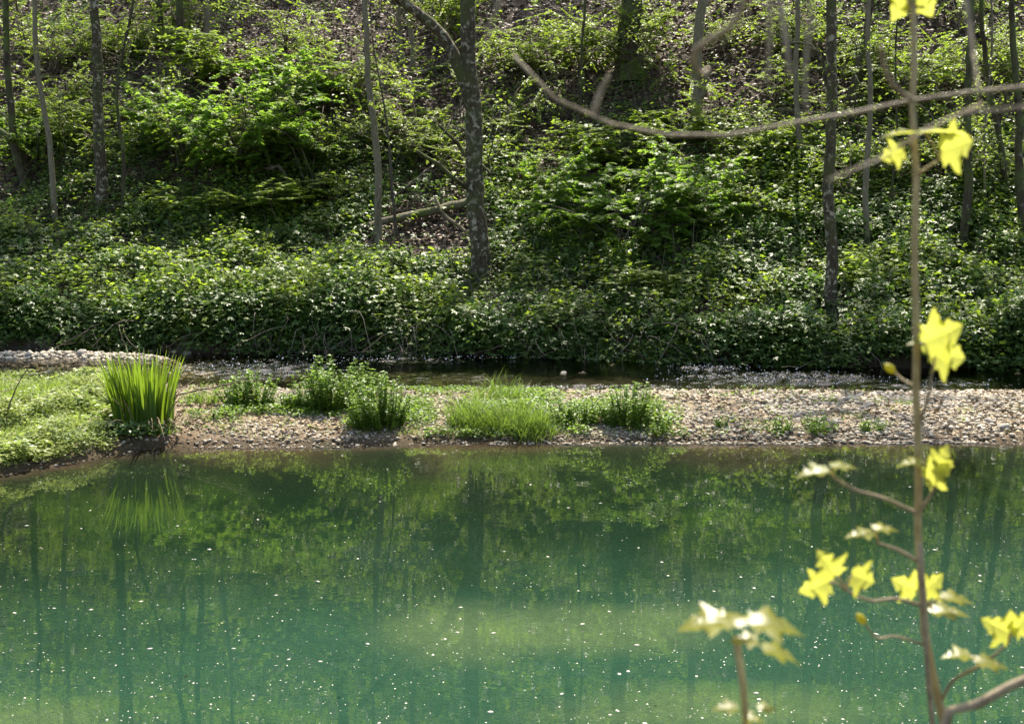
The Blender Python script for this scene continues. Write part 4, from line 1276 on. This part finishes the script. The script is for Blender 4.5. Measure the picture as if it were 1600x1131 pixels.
def leaf_at(parent, org, px, py, Y, wpx, ang, tilt, yaw=0., name="leaf", seed=0, lab=None):
    """leaf whose blade centre shows at px,py; ang = direction of its tip in the picture plane, tilt = 0 facing the viewer .. 1 seen edge-on from above"""
    s_ = Y / FPX * wpx / 1.25
    V, F = big_leaf(s_, .22 + .1 * rng.random(), .3 + .3 * rng.random(), seed)
    d2 = np.array([math.cos(ang), 0, math.sin(ang)])
    te = .12 + .25 * tilt if tilt < .58 else .9
    nv = np.array([yaw, -(1 - te), te * 1.25 - .42 * (1 - te)]); nv = np.array([yaw, -.20, .98]) if tilt > .98 else nv
    nv /= np.linalg.norm(nv)
    D = d2 - (d2 @ nv) * nv
    if np.linalg.norm(D) < .15: D = np.array([math.cos(ang), .8, 0]) - .0
    D = D - (D @ nv) * nv; D /= np.linalg.norm(D)
    X_ = np.cross(D, nv)
    W = V[:, :1] * X_ + V[:, 1:2] * D + V[:, 2:] * nv
    W = W - .35 * s_ * D + at(px, py, Y) - org
    mb = MB(); mb.add(W, F, np.clip(.45 + .25 * rng.normal() + .5 * (np.abs(V[:, 0]) > 1e-6) * np.abs(np.sin(np.arctan2(np.abs(V[:, 0]), V[:, 1] + 1e-6) * 9)) - .15, 0, 1))
    o = mb.build(name, M['fgleaf'], parent, smooth=True)
    base = at(px, py, Y) - org - .35 * s_ * D
    return o, base


YS = 1.55
g0 = at(1478, 1180, YS); gz = float(height(np.array([g0[0]]), np.array([YS]))[0])
org = np.array([g0[0] + .03, YS, gz])
sap = thing("sapling", org, "blurred maple sapling with yellow green leaves on one upright stem in the right foreground", "sapling")
P = [np.array([0, 0, -.03]), (g0 - org) * .5 + np.array([.015, 0, 0])]
P += [at(px, py, YS) - org for px, py in ((1478, 1170), (1470, 1120), (1452, 1020), (1441, 940), (1436, 860), (1434, 760), (1435, 660), (1431, 600), (1433, 520), (1428, 400), (1432, 275), (1427, 150), (1427, 20), (1424, -80))]
p = smooth_path(P, 44, .0008)
mb = MB(); mb.tube(p, np.interp(np.linspace(0, 1, 44), [0, .3, .6, 1], [.012, .0078, .0050, .0036]), 10, .5, 0, .08)
mb.build("stem", M['fgstem'], sap, smooth=True)


def twig(parent, org, pts, Y0, Y1, w0, w1, mat, name="side_twig"):
    yy = np.linspace(Y0, Y1, len(pts))
    L = smooth_path([at(px, py, yy[i_]) - org for i_, (px, py) in enumerate(pts)], 14)
    mb = MB(); mb.tube(L, np.linspace(w0, w1, 14) * Y0 / FPX / 2, 8)
    return mb.build(name, mat, parent, smooth=True)


tw = M['fgtwig']
T_ = [  # side twig points, Y end, leaves (px,py,w,ang,tilt,yaw)
    ([(1427, 20), (1420, 5), (1415, -8)], 0, [(1408, 2, 62, -1.9, .35, .3), (1440, -2, 60, -1.0, .4, -.3)]),
    ([(1430, 275), (1445, 265), (1468, 250)], -.02, [(1490, 230, 78, .2, .35, .2), (1470, 206, 90, .15, .85, 0)]),
    ([(1430, 230), (1415, 222), (1405, 232)], -.03, [(1418, 208, 78, 2.9, .8, 0), (1398, 240, 46, 3.5, .4, -.2)]),
    ([(1438, 660), (1449, 625), (1455, 590), (1460, 566)], -.03, [(1466, 526, 92, .35, .45, .1), (1478, 556, 78, -.15, .55, .2), (1440, 536, 46, 2.9, .7, 0)]),
    ([(1432, 605), (1412, 594), (1398, 582)], .02, []),
    ([(1436, 800), (1450, 780), (1462, 760)], -.03, [(1462, 738, 66, .5, .3, .1), (1428, 722, 52, 2.8, .7, -.1), (1470, 716, 50, .9, .5, .2)]),
    ([(1434, 802), (1380, 778), (1335, 765), (1302, 745)], -.06, [(1277, 738, 66, 3.35, .7, -.1), (1315, 728, 52, .1, .95, 0)]),
    ([(1436, 878), (1405, 860), (1372, 848)], -.05, [(1350, 834, 58, 3.4, .6, 0), (1380, 826, 50, .5, .6, 0)]),
    ([(1437, 945), (1400, 935), (1360, 938), (1322, 922)], -.06, [(1296, 886, 66, 2.2, .35, .1), (1278, 915, 62, 3.6, .45, -.1), (1345, 903, 62, -.4, .45, .2)]),
    ([(1442, 1006), (1400, 994), (1370, 996), (1352, 974)], -.05, []),
    ([(1440, 920), (1446, 935), (1452, 945)], .03, [(1418, 916, 56, 2.7, .5, 0), (1452, 915, 60, .6, .4, .1), (1492, 936, 62, -.45, .7, .1), (1478, 956, 74, -.3, .7, 0)]),
    ([(1470, 1095), (1485, 1068), (1505, 1052), (1530, 1040)], -.05, [(1500, 1024, 56, 3.0, .85, 0), (1545, 1036, 66, -.25, .7, .1)]),
    ([(1500, 1055), (1530, 1040), (1555, 1022), (1575, 1005)], -.06, [(1565, 982, 66, 2.7, .5, 0), (1592, 975, 60, .7, .45, .1)]),
]
sd = 1
for pts, dy, lv in T_:
    w_ = 6.5 if len(lv) else 5
    t_ = twig(sap, org, pts, YS, YS + dy, w_, w_ * .6, tw if pts[0][1] > 640 else M['fgstem'])
    for (px, py, w_, an, ti, yw) in lv:
        o, base = leaf_at(t_, org, px, py, YS + dy + .01 * rng.normal(), w_, an, ti, yw, "leaf", sd); sd += 1
        e = at(*pts[-1], YS + dy) - org
        mb = MB(); mb.tube([e, (e + base) / 2 + np.array([0, 0, .004]), base], [.0016, .0013, .001], 5); mb.build("leaf_stalk", M['fgstem'], t_, smooth=True)
    if not lv:
        e = at(*pts[-1], YS + dy) - org
        mb = MB(); dv = (at(*pts[-1], YS) - at(*pts[-2], YS)); dv /= np.linalg.norm(dv)
        mb.tube([e, e + dv * .006, e + dv * .013, e + dv * .018], [.002, .0055, .005, .001], 7); mb.build("bud", M['bud'], t_, smooth=True)

# second pale stem beside it, and the grey branch in the bottom right corner
g1 = at(1458, 1200, 1.5); o1 = np.array([g1[0] - .01, 1.5, float(height(np.array([g1[0]]), np.array([1.5]))[0])])
so_ = thing("sapling", o1, "pale leafless shoot close beside the big sapling's lower stem", "sapling")
P = [np.array([0, 0, -.02]), (g1 - o1) * .5, g1 - o1] + [at(px, py, 1.5) - o1 for px, py in ((1457, 1131), (1452, 1080), (1448, 1030), (1447, 985), (1441, 940), (1440, 880), (1437, 850))]
mb = MB(); mb.tube(smooth_path(P, 26), np.linspace(.007, .0028, 26), 8); mb.build("stem", tw, so_, smooth=True)

YB = 1.15
g2 = at(1165, 1240, YB); o2 = np.array([g2[0] + .01, YB, float(height(np.array([g2[0]]), np.array([YB]))[0])])
sm = thing("sapling", o2, "small blurred maple seedling with a pale flat top leaf, bottom edge right of centre", "sapling")
P = [np.array([0, 0, -.02]), (g2 - o2) * .5, g2 - o2] + [at(px, py, YB) - o2 for px, py in ((1166, 1131), (1162, 1080), (1158, 1030), (1150, 995))]
mb = MB(); mb.tube(smooth_path(P, 22), np.linspace(.0052, .0034, 22), 8); mb.build("stem", M['fgstem'], sm, smooth=True)
for (px, py, w_, an, ti, yw) in ((1108, 973, 98, 3.15, 1.0, -.1), (1204, 976, 104, 0.02, 1.0, .1), (1145, 968, 70, 1.6, 1.0, 0), (1168, 1000, 54, 3.0, 1.0, 0), (1215, 1020, 78, -.5, .85, .3),
                                 (1138, 1105, 52, 3.0, .7, 0), (1196, 1106, 40, .2, .7, 0), (1172, 1122, 44, -1.2, .6, 0)):
    leaf_at(sm, o2, px, py, YB + .01 * rng.normal(), w_, an, ti, yw, "leaf", sd); sd += 1

# overhanging tree: trunk stands outside the frame at the right, its bare branches reach in
YO = 1.25
ot = np.array([2.7, 1.5, float(height(np.array([2.7]), np.array([1.5]))[0])])
ov = thing("overhanging_tree", ot, "near bare tree whose blurred arching branch sweeps in from the upper right", "tree")
mb = MB(); tp = smooth_path([(0, 0, -.1), (.03, 0, .8), (.0, .02, 1.7), (.06, 0, 2.8), (.02, .03, 4.0)], 22, .004)
mb.tube(tp, np.linspace(.06, .03, 22), 12, .5, 0, .08); mb.build("trunk", M['fgtwig'], ov, smooth=True)


def near(k): return tp[k]


BR = [("branch", [(1600, 138), (1520, 143), (1430, 156), (1360, 172), (1250, 195), (1100, 214), (1000, 203), (920, 184), (860, 152), (815, 110), (803, 84)], YO, YO - .02, 9.5, 5, 9),
      ("branch", [(1640, 165), (1560, 160), (1480, 185), (1400, 230), (1340, 265), (1290, 288)], YO - .25, YO - .35, 8, 4, 10),
      ("branch", [(1640, -110), (1500, -90), (1340, -60), (1200, -70), (1060, -60), (900, -70), (780, -30), (764, 20), (762, 60)], YO - .2, YO - .3, 12, 5, 14)]
BO = []
for nm, pts, y0, y1, w0, w1, k in BR:
    yy = np.linspace(y0, y1, len(pts))
    L = [tp[k], (tp[k] + at(*pts[0], y0) - ot) / 2 + np.array([0, 0, .05])] + [at(px, py, yy[i_]) - ot for i_, (px, py) in enumerate(pts)]
    mb = MB(); mb.tube(smooth_path(L, 46, .0012), (np.linspace(w0 * 1.25, w1, 46) * (1 + .22 * (rng.random(46) > .86))) * y0 / FPX / 2, 9, .5, 0, .12)
    BO.append(mb.build(nm, M['fgtwig'], ov, smooth=True))
for bi, pts, y0, y1, w0, w1 in ((0, [(928, 178), (936, 150), (952, 118)], YO, YO, 12, 7), (0, [(1425, 156), (1400, 138), (1384, 112), (1376, 72)], YO - .02, YO - .05, 9, 6),
                                (2, [(1215, -70), (1216, -10), (1226, 50), (1234, 120)], YO - .26, YO - .3, 13, 7), (2, [(1262, -65), (1266, 20), (1258, 110), (1260, 180)], YO - .28, YO - .3, 8, 5),
                                (2, [(1205, -70), (1203, 40), (1200, 130)], YO - .3, YO - .3, 9, 6), (2, [(1180, -68), (1152, 30), (1105, 65), (1083, 85), (1092, 115), (1106, 110)], YO - .26, YO - .2, 12, 8),
                                (2, [(1500, -90), (1512, 20), (1522, 90), (1530, 150)], YO - .22, YO - .3, 8, 5)):
    twig(BO[bi], ot, pts, y0, y1, w0, w1, M['fgtwig'], "twig")
# grey branch bottom right
YG = 1.3
og = np.array([.48, 1.05, float(height(np.array([.48]), np.array([1.05]))[0])])
P = [np.array([0, 0, -.02]), (at(1440, 1210, YG) - og) * .6 + np.array([-.02, 0, 0])] + [at(px, py, YG) - og for px, py in ((1470, 1160), (1495, 1125), (1530, 1098), (1570, 1075), (1610, 1058), (1700, 1020), (1800, 960))]
mb = MB(); mb.tube(smooth_path(P, 30), np.linspace(.008, .005, 30), 9, .5, 0, .08)
tag(mb.build("bare_shoot", M['fgtwig'], smooth=True, loc=og), "pale bare shoot slanting across the bottom right corner", "branch")
